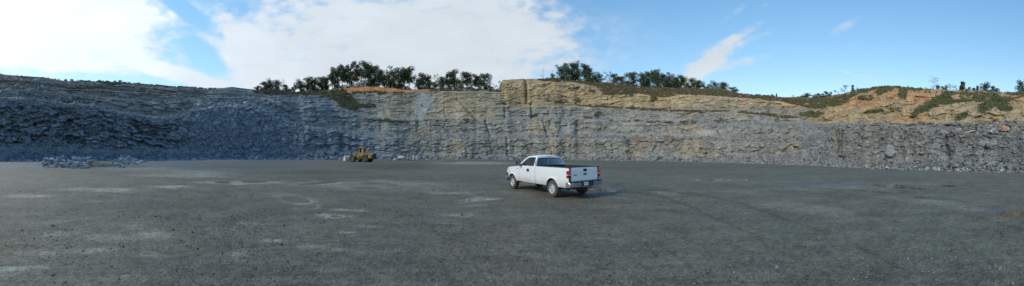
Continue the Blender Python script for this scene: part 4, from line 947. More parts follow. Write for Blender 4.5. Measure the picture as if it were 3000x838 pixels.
def boulder(x, y, size, kd, label, group=None, lift=0.0, sq=(1, 1, 1), r_=None, z=None, yaw=None):
    """a rock whose foot is seen at panorama pixel x, y"""
    me = RB.choice(RM[kd]); o = bpy.data.objects.new('boulder', me); COL.objects.link(o)
    d = r_ if r_ else dist(y); p = pos(x, d, lift if z is None else z)
    s = Vector((size * sq[0] * RB.uniform(.85, 1.15), size * sq[1] * RB.uniform(.85, 1.15), size * sq[2] * RB.uniform(.85, 1.1)))
    o.location = p + Vector((0, 0, s.z * .30)); o.scale = s; o.rotation_euler = (RB.uniform(-.3, .3), RB.uniform(-.3, .3), RB.uniform(0, 6.3) if yaw is None else yaw)
    tag(o, label, 'boulder', group); return o
# the loose heap left of the wall foot: front row first, then a second layer
GP = 'boulders in the loose heap at the foot of the left wall'
LB = 'angular blue grey boulder in the loose heap before the left wall'
for (x, y, s) in ((125, 480, .7), (134, 482, .55), (141, 482, .9), (150, 480, .7), (158, 483, .6), (166, 490, .8), (168, 484, 1.1), (183, 491, 1.25), (197, 492, 1.1), (203, 493, .8), (213, 494, .65), (228, 494, 1.45), (240, 493, .8), (250, 494, .9), (258, 492, .8), (262, 489, .5),
                  (352, 491, 1.0), (362, 492, .8), (340, 489, .9), (333, 486, .8), (345, 484, .7), (376, 482, .8), (385, 480, .9), (396, 480, .8), (404, 479, .9), (412, 478, .7), (326, 484, .6), (360, 478, .7), (372, 476, .8)):
    boulder(x, y, s * 1.05, 'blue', LB, GP, sq=(1.2, 1, 1))
for q in range(95):
    x = RB.choice([RB.uniform(128, 268), RB.uniform(128, 268), RB.uniform(330, 415)]); yb = RB.uniform(484, 492) if x < 300 else RB.uniform(480, 490)
    boulder(x, yb, RB.uniform(.6, 1.3), RB.choice(['blue', 'blue', 'grey']), LB, GP, lift=RB.uniform(.05, 1.15) * (1 if x < 300 else .8), sq=(1.2, 1, .9))
for q in range(40):
    x = RB.uniform(335, 430); boulder(x, RB.uniform(474, 477), RB.uniform(.6, 1.1), RB.choice(['grey', 'blue', 'blue']), LB, GP, lift=1.7 * max(0, 1 - abs(x - 366) / 40) * RB.uniform(.3, 1), sq=(1.2, 1, .9))
boulder(278, 487, 1.0, 'tan', 'tan topped boulder on the earth mound in the left rock heap', lift=.75, sq=(1.3, 1, .6))
boulder(297, 489, .85, 'blue', 'single blue boulder set in the earth mound right of the left heap', lift=.15)
# earth mound the heap rests on
def mound_mesh(name, x, d, rx, ry, h, mat, label, seed, kind='structure'):
    n = 34; c = pos(x, d); a = az(x); vs = []
    for i in range(n):
        for j in range(n):
            u, v = (i / (n - 1) * 2 - 1), (j / (n - 1) * 2 - 1); q = math.hypot(u, v); hh = h * max(0, 1 - q) ** .8
            lx, ly = u * rx, v * ry; wx, wy = c.x + lx * math.cos(a) + ly * math.sin(a), c.y - lx * math.sin(a) + ly * math.cos(a)
            vs.append((wx, wy, hh * (.7 + .6 * float(fbm(np.array(wx * 1.1), np.array(wy * 1.1), seed, 4))) - .08))
    o = np_mesh(name, vs, grid_faces(n, n), mat, smooth=True); set_col(o, 'tone', np.ones((n * n, 3)) * MCOL); tag(o, label, kind=kind)
    return o
M_EARTH = rock_mat('loose_earth', 3.0, 14.0, .05)
MCOL = np.array((.16, .14, .10)); mound_mesh('earth_mound', 288, 44, 2.8, 2.4, 1.0, M_EARTH, 'low brown heap of earth among the boulders', 3)
MCOL = np.array((.11, .13, .15)); mound_mesh('earth_mound', 190, 50, 5.5, 2.5, .6, M_EARTH, 'low grey heap of spoil under the boulders', 4)
mound_mesh('earth_mound', 368, 68, 4.5, 3.0, 1.2, M_EARTH, 'low blue grey heap of spoil under the boulders', 5)
MCOL = np.array((.21, .175, .11)); mound_mesh('earth_mound', 1308, 74, 3.0, 2.0, .75, M_EARTH, 'small brown heap of earth on the quarry floor', 6)
# pale blocks right of the loader
for (x, y, s, sq, kd, lb) in ((1142, 471, 1.5, (1.3, 1, .9), 'grey', 'pale grey block nearest the loader in the row of blocks'), (1157, 471, 1.6, (1.4, 1, .8), 'pale', 'low pale block second from the loader'), (1175, 469, 2.6, (1.5, 1, 1), 'pale', 'largest pale pointed block in the row beside the loader'),
                              (1186, 470, 1.6, (1.2, 1, 1), 'pale', 'pale block just right of the largest one in the row'), (1196, 471, 1.6, (1, 1, 1.1), 'grey', 'grey block between the largest block and the upright block'), (1204, 470, 1.3, (1, 1, .9), 'grey', 'smaller grey block leaning at the upright block'),
                              (1213, 470, 2.1, (.9, .9, 1.4), 'pale', 'tall upright pale block at the right end of the row'), (1231, 470, 1.0, (1.4, 1, .5), 'grey', 'flat grey stone lying alone right of the upright block')):
    boulder(x, y, s, kd, lb, 'pale blocks in a row right of the loader', r_=dist(y) + 1.2, z=0, sq=sq)
boulder(1238, 0, 1.6, 'tan', 'tan stone slab on the second bench above the pale blocks', r_=117, z=zat(396, 117), sq=(1.9, 1, .5))
boulder(1213, 0, .9, 'tan', 'small square tan stone on the bench left of the tan slab', r_=117, z=zat(400, 117), sq=(1.2, 1, .8))
# big stones on the right
def wall_r(x, row):           # distance of the roughened wall at a panorama pixel
    i = int(np.clip(np.searchsorted(XS, x), 0, NC - 1)); yy = YH - (Zz2[i] - H) / Rr2[i] * F; j = int(np.argmin(np.abs(yy[18:] - row))) + 18; return float(Rr2[i, j]), float(Zz2[i, j])
for (x, row, s, sq, kd, lb) in ((2606, 462, 1.9, (1, .8, 1.5), 'grey', 'large smooth grey boulder stuck in the right wall'), (2938, 384, 1.9, (1.5, 1, .8), 'pink', 'pinkish boulder on the rubble bench above the right wall'), (2840, 390, 1.2, (2.0, 1, .5), 'pale', 'pale flat slab on the bench at far right'),
                                (2951, 357, .9, (1.3, 1, 1), 'blue', 'dark blue boulder on the top bench above the pinkish one'), (2905, 392, 1.3, (1.2, 1, .8), 'blue', 'blue grey boulder on the bench left of the pinkish one'), (2725, 342, 1.5, (1, 1, 1.1), 'tan', 'pale round boulder in the tan slope below the slanting scrub'),
                                (2185, 470, 1.1, (1.4, 1, .8), 'grey', 'lone tan grey boulder on the talus near the long gravel slope'), (365, 335, 2.2, (1.6, 1, .6), 'pale', 'pale slab on the crest of the left wall'), (50, 252, 2.4, (1.4, 1, .8), 'grey', 'big grey block high on the spoil slope at far left')):
    rr_, zz_ = wall_r(x, row); boulder(x, 0, s, kd, lb, r_=rr_ - .15 * s, z=zz_, sq=sq, yaw=az(x) * -1)
GR_ = 'boulders fallen at the foot of the right wall'; LR = 'grey angular boulder fallen at the foot of the right wall'
def foot_row(x): return YH + H * F / float(np.interp(x, FX, FV[:, 0]))
for q in range(120):
    x = RB.uniform(2480, 2880) if q < 100 else RB.uniform(2880, 3010); y = foot_row(x) + 1.0 - abs(RB.gauss(0, 1)) * 7; d = dist(max(y, 470)); base = float(np.interp(x, FX, FV[:, 0]))
    y_ = foot_row(x) - abs(RB.gauss(0, 9)) + 2; rr_, zz_ = wall_r(x, y_) if y_ < foot_row(x) - 2 else (base - .2, 0)
    boulder(x, 0, min(1.2, .28 + abs(RB.gauss(0, .28))), RB.choice(['grey', 'grey', 'pale', 'blue']), LR, GR_, r_=rr_, z=zz_, sq=(1.2, 1, .9))
# rubble nobody could count
def rubble(name, n, pick, mat, label, tone=None):
    """pick(k) -> arrays x, y, z, size"""
    P, S, Cc = pick(n); n = len(P)
    base = np.array([(-.5, -.4, -.35), (.5, -.45, -.3), (.45, .4, -.35), (-.42, .45, -.3), (-.4, -.3, .3), (.35, -.35, .38), (.42, .3, .25), (-.3, .38, .36)])
    F6 = np.array([(0, 3, 2, 1), (4, 5, 6, 7), (0, 1, 5, 4), (1, 2, 6, 5), (2, 3, 7, 6), (3, 0, 4, 7)])
    V = base[None] * (1 + RNG.uniform(-.35, .35, (n, 8, 3))); V *= S[:, None, None] * np.stack([RNG.uniform(.8, 1.5, n), RNG.uniform(.7, 1.1, n), RNG.uniform(.5, 1., n)], -1)[:, None, :]
    a, b_, c_ = RNG.uniform(0, 6.28, n), RNG.normal(0, .5, n), RNG.normal(0, .5, n)
    def rot(V, t, i, j): V = V.copy(); x_, y_ = V[:, :, i].copy(), V[:, :, j].copy(); V[:, :, i] = x_ * np.cos(t)[:, None] - y_ * np.sin(t)[:, None]; V[:, :, j] = x_ * np.sin(t)[:, None] + y_ * np.cos(t)[:, None]; return V
    V = rot(rot(rot(V, b_, 1, 2), c_, 0, 2), a, 0, 1) + P[:, None, :]
    Fc = (F6[None] + 8 * np.arange(n)[:, None, None]).reshape(-1, 4)
    o = np_mesh(name, V.reshape(-1, 3), Fc, mat); set_col(o, 'tone', np.repeat(Cc, 8, axis=0)); tag(o, label, kind='stuff', cat='rubble'); return o
wgt = np.zeros((NC, NR)); wgt += slope * 1.0 * (SG[None, :] <= 2) + (SG[None, :] == 1) * (XG < 640) * 2.5 + (SG[None, :] == 1) * (XG < 1300) * .8; wgt += mound * 1.2; wgt[:, (SG == 3) | (SG == 4)] += .5; wgt[:, (SG == 6) | (SG == 7)] += .35; wgt += (SG[None, :] == 3) * (XG < 640) * 2.0; wgt[:, SG == 9] += .3
wgt += rightb * .2 + (SG[None, :] == 2) * .10 * (XG > 2440); wgt += blob(XG, YG, 2920, 382, 110, 22, 0, .4) * 2.5 + blob(XG, YG, 120, 270, 140, 20, 10, .4) * .6 + (SG[None, :] == 11) * (XG < 640) * .3
wgt *= (1 - vk) * ((XG > -60) & (XG < 3060)) * (Zz2 > -.05)
area = np.abs(np.gradient(SA, axis=0)) * (.25 + np.abs(np.gradient(Zz2, axis=1)) + .5 * np.abs(np.gradient(Rr2, axis=1)))
pw = (wgt * area * (110 / Rr) ** .8).ravel(); pw /= pw.sum()
def pick_wall(n):
    k = RNG.choice(len(pw), n, p=pw); P = V3.reshape(-1, 3)[k].copy(); P += RNG.normal(0, .12, P.shape); d = Rr.ravel()[k]
    S = np.exp(RNG.normal(0, .5, n)) * .42 * (d / 90) ** .75; S = np.clip(S * np.exp(RNG.exponential(.25, n)) * .85, .08, .5 + .018 * d) * np.where((k % NR >= 18 + 62) & (XG.ravel()[k] > 900) & (XG.ravel()[k] < 2800), .62, 1.0) * np.where((k % NR < 18) & (XG.ravel()[k] > 2100) & (XG.ravel()[k] < 2455), .5, 1.0) * np.where(XG.ravel()[k] > 2440, .66, 1.0)
    c = colr.reshape(-1, 3)[k] * RNG.uniform(.75, 1.35, n)[:, None]; bl_ = bl.ravel()[k][:, None]; c = c * (1 - .4) + .4 * ((np.array((.15, .19, .25)) * bl_ + np.array((.26, .26, .245)) * (1 - bl_)) * RNG.uniform(.7, 1.3, n)[:, None]); return P, S, c
rubble('rubble', 42000, pick_wall, M_ROCK, 'broken rock lying on the talus and benches')
def pick_foot(n):
    x = RNG.uniform(-20, 3020, n); d = np.interp(x, FX, FV[:, 0]) - np.abs(RNG.normal(0, 1, n)) * 2.2 * np.interp(x, [0, 1200, 1500, 3000], [2.6, 1.8, .6, .35]) + 1.0; a = (x - 1500) / F
    P = np.stack([d * np.sin(a), d * np.cos(a), np.full(n, .02)], -1); S = np.exp(RNG.normal(0, .5, n)) * .22 * (d / 80) ** .6 * np.interp(x, [0, 1100, 1300], [1.9, 1.7, 1.0])
    bl_ = np.clip((1150 - x) / 200, 0, 1)[:, None]; c = (np.array((.17, .21, .26)) * bl_ + np.array((.27, .27, .25)) * (1 - bl_)) * RNG.uniform(.6, 1.4, n)[:, None]; return P, S, c
rubble('rubble', 9000, pick_foot, M_ROCK, 'small stones scattered along the foot of the walls')
def pick_floor(n):
    y = 470 + 368 * RNG.uniform(0, 1, n) ** .75; x = RNG.uniform(-30, 3030, n); d = H * F / (y - YH); a = (x - 1500) / F; P = np.stack([d * np.sin(a), d * np.cos(a), np.full(n, .0)], -1)
    dens = fbm(P[:, 0] / 2.2, P[:, 1] / 2.2, 401, 4); keep = (dens > .46 + .22 * RNG.uniform(-1, 1, n)); tk_ = np.hypot(P[:, 0] - 1.8, P[:, 1] - 14.6) > 3.3; keep &= tk_
    P, d = P[keep], d[keep]; m = len(P); S = np.exp(RNG.normal(0, .45, m)) * .011 * np.clip(d / 6, 1, 9) ** .65; S = np.where(RNG.uniform(0, 1, m) < .003, S * 2.4, S)
    c = np.array((.18, .18, .16)) * np.exp(RNG.normal(0, .28, m))[:, None]; P[:, 2] = .25 * S - .004; return P, S, c
rubble('gravel', 45000, pick_floor, M_ROCK, 'loose gravel and pebbles scattered over the quarry floor')
# ------------------------------------------------------------------ trees and ground cover
def leaf_mat(name, c1, c2, c3):
    m, nt, b = new_mat(name); N = NT(nt)
    i = N.n('ShaderNodeNewGeometry').outputs['Random Per Island']; g = N.n('ShaderNodeNewGeometry').outputs['Position']
    no = N.n('ShaderNodeTexNoise', {'Vector': g, 'Scale': .5, 'Detail': 3.0}).outputs[0]
    c = N.mixc(i, c1, c2); c = N.mixc(N.m('MULTIPLY', N.m('SUBTRACT', no, .45), 2.4, clamp=True), c, c3)
    nt.links.new(c, b.inputs['Base Color']); b.inputs['Roughness'].default_value = .7; b.inputs['Specular IOR Level'].default_value = .3
    return m
L_DK = leaf_mat('dark_leaves', (.045, .066, .030), (.075, .105, .045), (.09, .11, .04))
L_MD = leaf_mat('green_leaves', (.05, .075, .028), (.085, .11, .04), (.10, .10, .035))
L_RU = leaf_mat('rusty_leaves', (.05, .065, .025), (.11, .085, .03), (.24, .11, .03))
L_YG = leaf_mat('yellow_green_leaves', (.12, .16, .045), (.17, .20, .06), (.15, .16, .05))
L_GR = leaf_mat('pale_grey_leaves', (.11, .12, .11), (.17, .18, .18), (.13, .13, .10))
BARK = flat('grey_bark', (.17, .15, .125), .9, var=.3, scale=5)
BARKP = flat('pale_bark', (.34, .32, .28), .9, var=.25, scale=4)
def leaf_cloud(rn, centers, n, size):
    """small bent leaf clumps spread through overlapping lumps"""
    cs = np.array([c[:3] for c in centers]); rs = np.array([c[3] for c in centers]); w = rs ** 2; k = rn.choice(len(cs), n, p=w / w.sum())
    d = rn.normal(0, 1, (n, 3)); d /= np.linalg.norm(d, axis=1)[:, None]; rad = rs[k] * rn.uniform(.35, 1.05, n) ** .6
    P = cs[k] + d * rad[:, None] * np.array([1, 1, .8]); s = size * rn.uniform(.6, 1.4, n)
    nrm = d + rn.normal(0, .6, (n, 3)); nrm /= np.linalg.norm(nrm, axis=1)[:, None]; u = np.cross(nrm, rn.normal(0, 1, (n, 3))); u /= np.linalg.norm(u, axis=1)[:, None]; v = np.cross(nrm, u)
    q = np.stack([P + u * s[:, None], P + v * s[:, None] * .8 + nrm * s[:, None] * .2, P - u * s[:, None] * .9, P - v * s[:, None] * .8 + nrm * s[:, None] * .2], 1)
    return q.reshape(-1, 3), np.arange(4 * n).reshape(-1, 4)
def mesh_of(name, v, f, mat):
    o = np_mesh(name, v, f, mat); me = o.data; bpy.data.objects.remove(o); return me
def make_tree(kind, seed):
    """unit height; returns trunk mesh, crown mesh"""
    rn = np.random.default_rng(seed); rp = random.Random(seed); bm = bmesh.new(); cen = []
    tall = kind in ('tall', 'thin')
    lean = rp.uniform(-.05, .05); ht = .93
    def ax(t): return Vector((lean * t + .02 * math.sin(5 * t + seed), .02 * math.cos(4 * t + seed), t))
    base_r = {'tall': .022, 'thin': .016, 'round': .03, 'shrub': .02, 'sparse': .018, 'bare': .016, 'conifer': .02, 'dead': .018}[kind]
    tube(bm, [ax(t) - Vector((0, 0, .06 if t == 0 else 0)) for t in lin(0, ht, 8)], [base_r * (1 - .85 * q / 8) for q in range(9)], 6)
    lo = {'tall': .42, 'thin': .5, 'round': .18, 'shrub': .05, 'sparse': .2, 'bare': .25, 'conifer': .12, 'dead': .3}[kind]
    nb = {'tall': 11, 'thin': 8, 'round': 15, 'shrub': 10, 'sparse': 12, 'bare': 16, 'conifer': 14, 'dead': 9}[kind]
    hw = {'tall': .24, 'thin': .14, 'round': .42, 'shrub': .5, 'sparse': .34, 'bare': .30, 'conifer': .24, 'dead': .22}[kind]
    for k in range(nb):
        t = lo + (ht - lo) * (k + rp.random() * .7) / nb; f = (t - lo) / (1 - lo)
        prof = {'conifer': 1 - f, 'round': math.sin(math.pi * min(1, .18 + .78 * f)) ** .7, 'shrub': math.sin(math.pi * min(1, .3 + .65 * f)) ** .6}.get(kind, math.sin(math.pi * min(1, .15 + .75 * f)) ** .6)
        a = rp.uniform(0, 6.28) if k % 2 else k * 2.4; L = hw * prof * rp.uniform(.45, 1.05); up = rp.uniform(.15, .7) if kind != 'conifer' else .05
        p0 = ax(t); p1 = p0 + Vector((math.cos(a) * L, math.sin(a) * L, L * up)); pm = (p0 + p1) / 2 + Vector((0, 0, L * .1))
        tube(bm, [p0, pm, p1], [base_r * .45 * (1 - t * .5), base_r * .3, base_r * .1], 4)
        if kind in ('bare', 'dead', 'sparse'):
            for q in range(7 if kind == 'bare' else 4):
                s0 = p0.lerp(p1, rp.uniform(.3, 1)); s1 = s0 + Vector((rp.uniform(-.1, .1), rp.uniform(-.1, .1), rp.uniform(.02, .13))); tube(bm, [s0, s1], [base_r * .16, base_r * .06], 3, False)
        cr = {'conifer': .10, 'tall': .14, 'thin': .085, 'shrub': .20, 'sparse': .10}.get(kind, .17) * rp.uniform(.7, 1.25)
        cen.append((p1.x * .85, p1.y * .85, p1.z, cr))
        if kind in ('round', 'tall', 'shrub'): cen.append((p0.x + (p1.x - p0.x) * .35, p0.y + (p1.y - p0.y) * .35, p0.z + .03, cr * .8))
    cen.append((ax(ht).x, ax(ht).y, ht - .03, {'round': .13, 'shrub': .14, 'tall': .10}.get(kind, .06)))
    bmesh.ops.recalc_face_normals(bm, faces=bm.faces); tm = bpy.data.meshes.new('trunk'); bm.to_mesh(tm); bm.free(); tm.materials.append(BARKP if kind in ('tall', 'thin', 'bare', 'dead', 'sparse') else BARK)
    n = {'tall': 1900, 'thin': 600, 'round': 3000, 'shrub': 1500, 'sparse': 330, 'bare': 150, 'conifer': 1100, 'dead': 0}[kind]
    if not n: return tm, None
    v, f = leaf_cloud(rn, cen, n, {'shrub': .030, 'conifer': .026, 'sparse': .020, 'bare': .012, 'thin': .017}.get(kind, .020))
    v[:, 2] = np.maximum(v[:, 2], -.02)
    return tm, (v, f)
PROTO = {}
def tree(x, ytop, ybase, w, kind, mat, label, group=None, name=None, back=6.0, inf=None):
    i = int(np.clip(np.searchsorted(XS, x), 0, NC - 1)); rsk, zsk = float(RS[i]), float(ZS[i]); d = rsk + back
    var = RB.randrange(4); key = (kind, var)
    if key not in PROTO: PROTO[key] = make_tree(kind, 900 + 37 * var + len(kind) * 5)
    tm, cr = PROTO[key]; ck = (kind, var, mat.name)
    if cr is not None and ck not in PROTO: PROTO[ck] = mesh_of('crown', cr[0], cr[1], mat)
    row_sk = YH - (zsk - H) / rsk * F; zb = zsk - .5
    h = (min(ybase, row_sk) - ytop) / F * d + .7 if False else zat(ytop, d) - zb; h = max(h, 1.0)
    ww = w / F * d; uw = {'tall': .30, 'thin': .24, 'round': .48, 'shrub': .68, 'sparse': .6, 'bare': .6, 'conifer': .45, 'dead': .5}[kind]
    sx = min(max(ww / uw, h * .55), h * 2.2)
    root = empty(name or {'shrub': 'shrub', 'bare': 'bare_tree', 'dead': 'dead_tree', 'conifer': 'conifer_tree', 'sparse': 'young_tree'}.get(kind, 'broadleaf_tree'), pos(x, d, zb), RB.uniform(0, 6.28)); root.scale = (sx, sx, h)
    tag(root, label, 'shrub' if kind == 'shrub' else 'tree', group)
    t_ = bpy.data.objects.new('trunk', tm); COL.objects.link(t_); t_.parent = root
    if cr is not None: c_ = bpy.data.objects.new('crown', PROTO[ck]); COL.objects.link(c_); c_.parent = root
    return root
GA_, GB_, GC_, GD_ = 'trees of the wood above the orange clay bank', 'trees on the crest right of the rock pillar', 'small trees on the low rim at right', 'trees along the far right rim'
TR = [
 (754, 252, 266, 18, 'shrub', L_DK, 'low dark bush at the left end of the tree line beside the spoil crest', GA_),
 (775, 242, 266, 22, 'round', L_DK, 'small round dark tree just right of the leftmost bush', GA_),
 (792, 237, 267, 22, 'round', L_DK, 'dark tree with the highest top in the small left clump', GA_),
 (811, 236, 267, 20, 'round', L_DK, 'pointed dark tree left of the pale leafless tree', GA_),
 (770, 260, 268, 14, 'shrub', L_YG, 'yellow green bush in front of the small left clump', GA_),
 (829, 230, 266, 16, 'bare', L_GR, 'pale leafless tree between two dark bushes in the left tree line', GA_),
 (838, 249, 266, 22, 'shrub', L_DK, 'dark bush under the pale leafless tree', GA_),
 (855, 256, 266, 12, 'shrub', L_DK, 'tiny dark bush in the dip of the left tree line', GA_),
 (864, 250, 266, 12, 'shrub', L_MD, 'small green bush with twigs above it in the dip', GA_),
 (880, 238, 267, 24, 'round', L_DK, 'loose crowned dark tree left of the big rounded clump', GA_),
 (902, 229, 267, 30, 'round', L_DK, 'broad rounded dark tree at the left of the big rounded clump', GA_),
 (922, 231, 267, 22, 'round', L_RU, 'round tree with brownish leaves in the big rounded clump', GA_),
 (941, 226, 267, 24, 'round', L_DK, 'dark tree left of the slim pale trunk in the rounded clump', GA_),
 (957, 230, 267, 20, 'round', L_DK, 'dark tree leaning on the right end of the rounded clump', GA_),
 (973, 212, 266, 20, 'tall', L_DK, 'tall tree with pale trunk at the left foot of the clay bank', GA_),
 (990, 194, 262, 28, 'round', L_DK, 'tall broad tree over the left shoulder of the clay bank', GA_),
 (1004, 198, 258, 20, 'tall', L_DK, 'slim tall tree right beside the broad one on the bank shoulder', GA_),
 (1018, 188, 255, 16, 'thin', L_MD, 'thin tree with wispy top at the left of the wispy group', GA_),
 (1028, 184, 254, 16, 'thin', L_MD, 'thin pale tree second from left in the wispy group', GA_),
 (1038, 178, 253, 20, 'thin', L_GR, 'tallest wispy pale tree over the clay bank', GA_),
 (1051, 187, 253, 16, 'thin', L_GR, 'thin pale tree right of the tallest wispy one', GA_),
 (1044, 205, 254, 20, 'tall', L_RU, 'brownish tree behind the wispy thin trunks', GA_),
 (1060, 198, 255, 16, 'thin', L_MD, 'thin tree between the wispy group and the tall dark tree', GA_),
 (1025, 212, 255, 22, 'tall', L_DK, 'dark tree behind the left trunks of the wispy group', GA_),
 (1072, 184, 255, 26, 'tall', L_DK, 'tall dark tree with open crown over the clay bank', GA_),
 (1086, 206, 256, 20, 'round', L_DK, 'lower dark tree between the two tallest dark trees', GA_),
 (1099, 194, 257, 30, 'round', L_DK, 'tall broad dark tree at the right of the clay bank group', GA_),
 (1112, 208, 257, 20, 'round', L_DK, 'dark tree on the right shoulder of the tall broad one', GA_),
 (1126, 220, 257, 20, 'round', L_DK, 'low tree in the dip right of the clay bank group', GA_),
 (1140, 222, 257, 14, 'shrub', L_MD, 'green bush in the dip beside the wide tree', GA_),
 (1153, 205, 257, 38, 'round', L_DK, 'wide dome shaped dark tree in the middle of the wood', GA_),
 (1171, 206, 257, 22, 'round', L_MD, 'green tree on the right side of the wide dome', GA_),
 (1184, 200, 257, 16, 'tall', L_DK, 'slim tree with white trunk left of the tall twin crown', GA_),
 (1198, 198, 258, 28, 'tall', L_DK, 'tall tree with a twin crown in the middle of the wood', GA_),
 (1216, 218, 258, 16, 'sparse', L_GR, 'pale thin tree right of the tall twin crown', GA_),
 (1235, 217, 259, 24, 'tall', L_DK, 'dark tree standing apart right of the pale thin tree', GA_),
 (1226, 240, 259, 24, 'shrub', L_DK, 'low dark scrub under the pale thin tree', GA_),
 (1256, 223, 259, 18, 'tall', L_RU, 'narrow tree with a rusty base in the wood', GA_),
 (1277, 218, 259, 18, 'sparse', L_MD, 'loose see through tree in the right part of the wood', GA_),
 (1293, 227, 260, 22, 'round', L_MD, 'rounded green tree right of the see through one', GA_),
 (1270, 242, 260, 30, 'shrub', L_DK, 'wide dark scrub under the see through tree', GA_),
 (1308, 216, 260, 10, 'thin', L_MD, 'needle thin tree left of the high open crown', GA_),
 (1329, 206, 261, 26, 'tall', L_DK, 'high open crowned tree in the right part of the wood', GA_),
 (1316, 232, 261, 24, 'round', L_DK, 'low dark tree under the left of the high open crown', GA_),
 (1345, 236, 261, 22, 'round', L_DK, 'low dark tree under the right of the high open crown', GA_),
 (1367, 213, 262, 26, 'tall', L_DK, 'first of three stepped trees before the rock pillar', GA_),
 (1378, 238, 262, 18, 'shrub', L_DK, 'bush between the first and second stepped tree', GA_),
 (1393, 221, 262, 20, 'tall', L_DK, 'second and narrowest of the three stepped trees', GA_),
 (1404, 238, 263, 18, 'shrub', L_DK, 'bush between the second and third stepped tree', GA_),
 (1417, 217, 263, 30, 'round', L_DK, 'third and densest of the stepped trees before the pillar', GA_),
 (1436, 252, 265, 14, 'shrub', L_DK, 'low bush at the right end of the wood', GA_),
 (1449, 248, 266, 18, 'sparse', L_GR, 'pale wispy shrubby tree left of the rock pillar', GA_),
 (1461, 240, 266, 18, 'sparse', L_MD, 'young tree tight against the rock pillar', GA_),
 (1592, 197, 229, 22, 'dead', L_GR, 'faint leafless dead tree alone on the crest left of the oaks', GB_),
 (1617, 202, 231, 12, 'dead', L_GR, 'dark dead snag at the left edge of the crest trees', GB_),
 (1619, 216, 231, 12, 'shrub', L_DK, 'dark bush round the foot of the dead snag', GB_),
 (1633, 193, 232, 18, 'sparse', L_DK, 'open tree beside the dead snag', GB_),
 (1651, 190, 233, 22, 'round', L_DK, 'round dark tree second in the tall crest clump', GB_),
 (1675, 185, 234, 24, 'round', L_DK, 'highest dark tree of the crest clump', GB_),
 (1691, 187, 235, 20, 'round', L_RU, 'tree with orange turning leaves in the crest clump', GB_),
 (1664, 205, 234, 24, 'round', L_DK, 'lower dark tree filling the middle of the crest clump', GB_),
 (1711, 190, 238, 22, 'tall', L_DK, 'tall tree at the right side of the crest clump', GB_),
 (1727, 202, 239, 18, 'round', L_DK, 'dark tree falling away right of the crest clump', GB_),
 (1716, 217, 245, 18, 'conifer', L_YG, 'small yellow green pointed tree in front of the crest clump', GB_),
 (1736, 222, 240, 18, 'shrub', L_DK, 'dark bush right of the yellow green tree', GB_),
 (1752, 217, 241, 22, 'round', L_DK, 'low round tree right of the crest clump', GB_),
 (1775, 211, 242, 20, 'sparse', L_GR, 'greyish open tree between the two crest clumps', GB_),
 (1788, 209, 243, 16, 'sparse', L_DK, 'thin pointed tree right of the greyish open one', GB_),
 (1800, 219, 243, 20, 'round', L_DK, 'small dark tree right of the thin pointed one', GB_),
 (1822, 225, 246, 20, 'round', L_RU, 'lone low brownish tree between the crest clumps', GB_),
 (1841, 219, 247, 14, 'sparse', L_DK, 'slight tree at the left of the second crest clump', GB_),
 (1856, 213, 249, 30, 'round', L_DK, 'broad tree at the left of the long second clump', GB_),
 (1884, 216, 253, 22, 'round', L_DK, 'dark tree beside the gap in the second clump', GB_),
 (1899, 213, 256, 20, 'round', L_DK, 'dark tree right of the gap in the second clump', GB_),
 (1915, 208, 257, 18, 'tall', L_DK, 'highest top of the long second clump', GB_),
 (1927, 211, 258, 22, 'round', L_DK, 'dark tree just right of the highest top', GB_),
 (1945, 218, 259, 26, 'round', L_DK, 'wide tree in the middle right of the second clump', GB_),
 (1965, 221, 260, 24, 'round', L_DK, 'drooping dark tree in the second clump', GB_),
 (1982, 227, 260, 22, 'round', L_DK, 'dark tree near the right end of the second clump', GB_),
 (1998, 224, 259, 20, 'tall', L_DK, 'upright tree ending the second clump', GB_),
 (2011, 243, 258, 16, 'shrub', L_DK, 'bush right of the upright tree', GB_),
 (2026, 232, 258, 24, 'round', L_RU, 'round tree with a hole in its crown beside the cloud', GB_),
 (2046, 237, 258, 24, 'round', L_DK, 'dark round tree right of the one with the hole', GB_),
 (2062, 247, 258, 18, 'shrub', L_DK, 'bush on the falling side of the ridge', GB_),
 (2075, 251, 260, 8, 'conifer', L_DK, 'tiny pointed tree on the falling ridge', GB_),
 (2091, 242, 263, 22, 'round', L_DK, 'dark tree left of the last pair on the ridge', GB_),
 (2118, 242, 267, 24, 'round', L_DK, 'bushy upright tree at the end of the ridge', GB_),
 (2134, 253, 269, 14, 'sparse', L_MD, 'thin green tree between the last two on the ridge', GB_),
 (2147, 257, 271, 20, 'round', L_DK, 'last small round tree on the ridge', GB_),
 (2260, 277, 286, 10, 'shrub', L_DK, 'small round bush alone on the low rim', GC_),
 (2275, 273, 287, 9, 'conifer', L_DK, 'small pointed tree alone on the low rim', GC_),
 (2324, 277, 291, 10, 'sparse', L_GR, 'pale wisp of a tree on the low rim', GC_),
 (2336, 283, 293, 12, 'shrub', L_DK, 'low dark bush left of the bushy pair', GC_),
 (2362, 276, 293, 24, 'round', L_DK, 'broadest bushy tree in the dip of the rim', GC_),
 (2386, 280, 294, 20, 'round', L_DK, 'bushy tree right of the broadest one in the dip', GC_),
 (2402, 275, 292, 16, 'round', L_DK, 'upright dark tree over the orange scarp', GC_),
 (2424, 270, 290, 18, 'round', L_DK, 'round dark tree at the right of the orange scarp', GC_),
 (2453, 266, 281, 22, 'sparse', L_GR, 'low hazy grey tree left of the grey pair', GC_),
 (2475, 249, 279, 28, 'sparse', L_GR, 'largest hazy grey tree on the slope', GC_),
 (2498, 249, 276, 18, 'conifer', L_GR, 'pointed grey green tree right of the hazy one', GC_),
 (2511, 255, 272, 12, 'sparse', L_GR, 'small hazy tree at the right of the grey group', GC_),
 (2737, 224, 258, 34, 'bare', L_GR, 'round leafless tree alone against the sky at far right', GD_),
 (2748, 250, 260, 14, 'shrub', L_DK, 'dark bush at the foot of the round leafless tree', GD_),
 (2762, 253, 261, 10, 'shrub', L_DK, 'tiny dark bush right of the leafless tree', GD_),
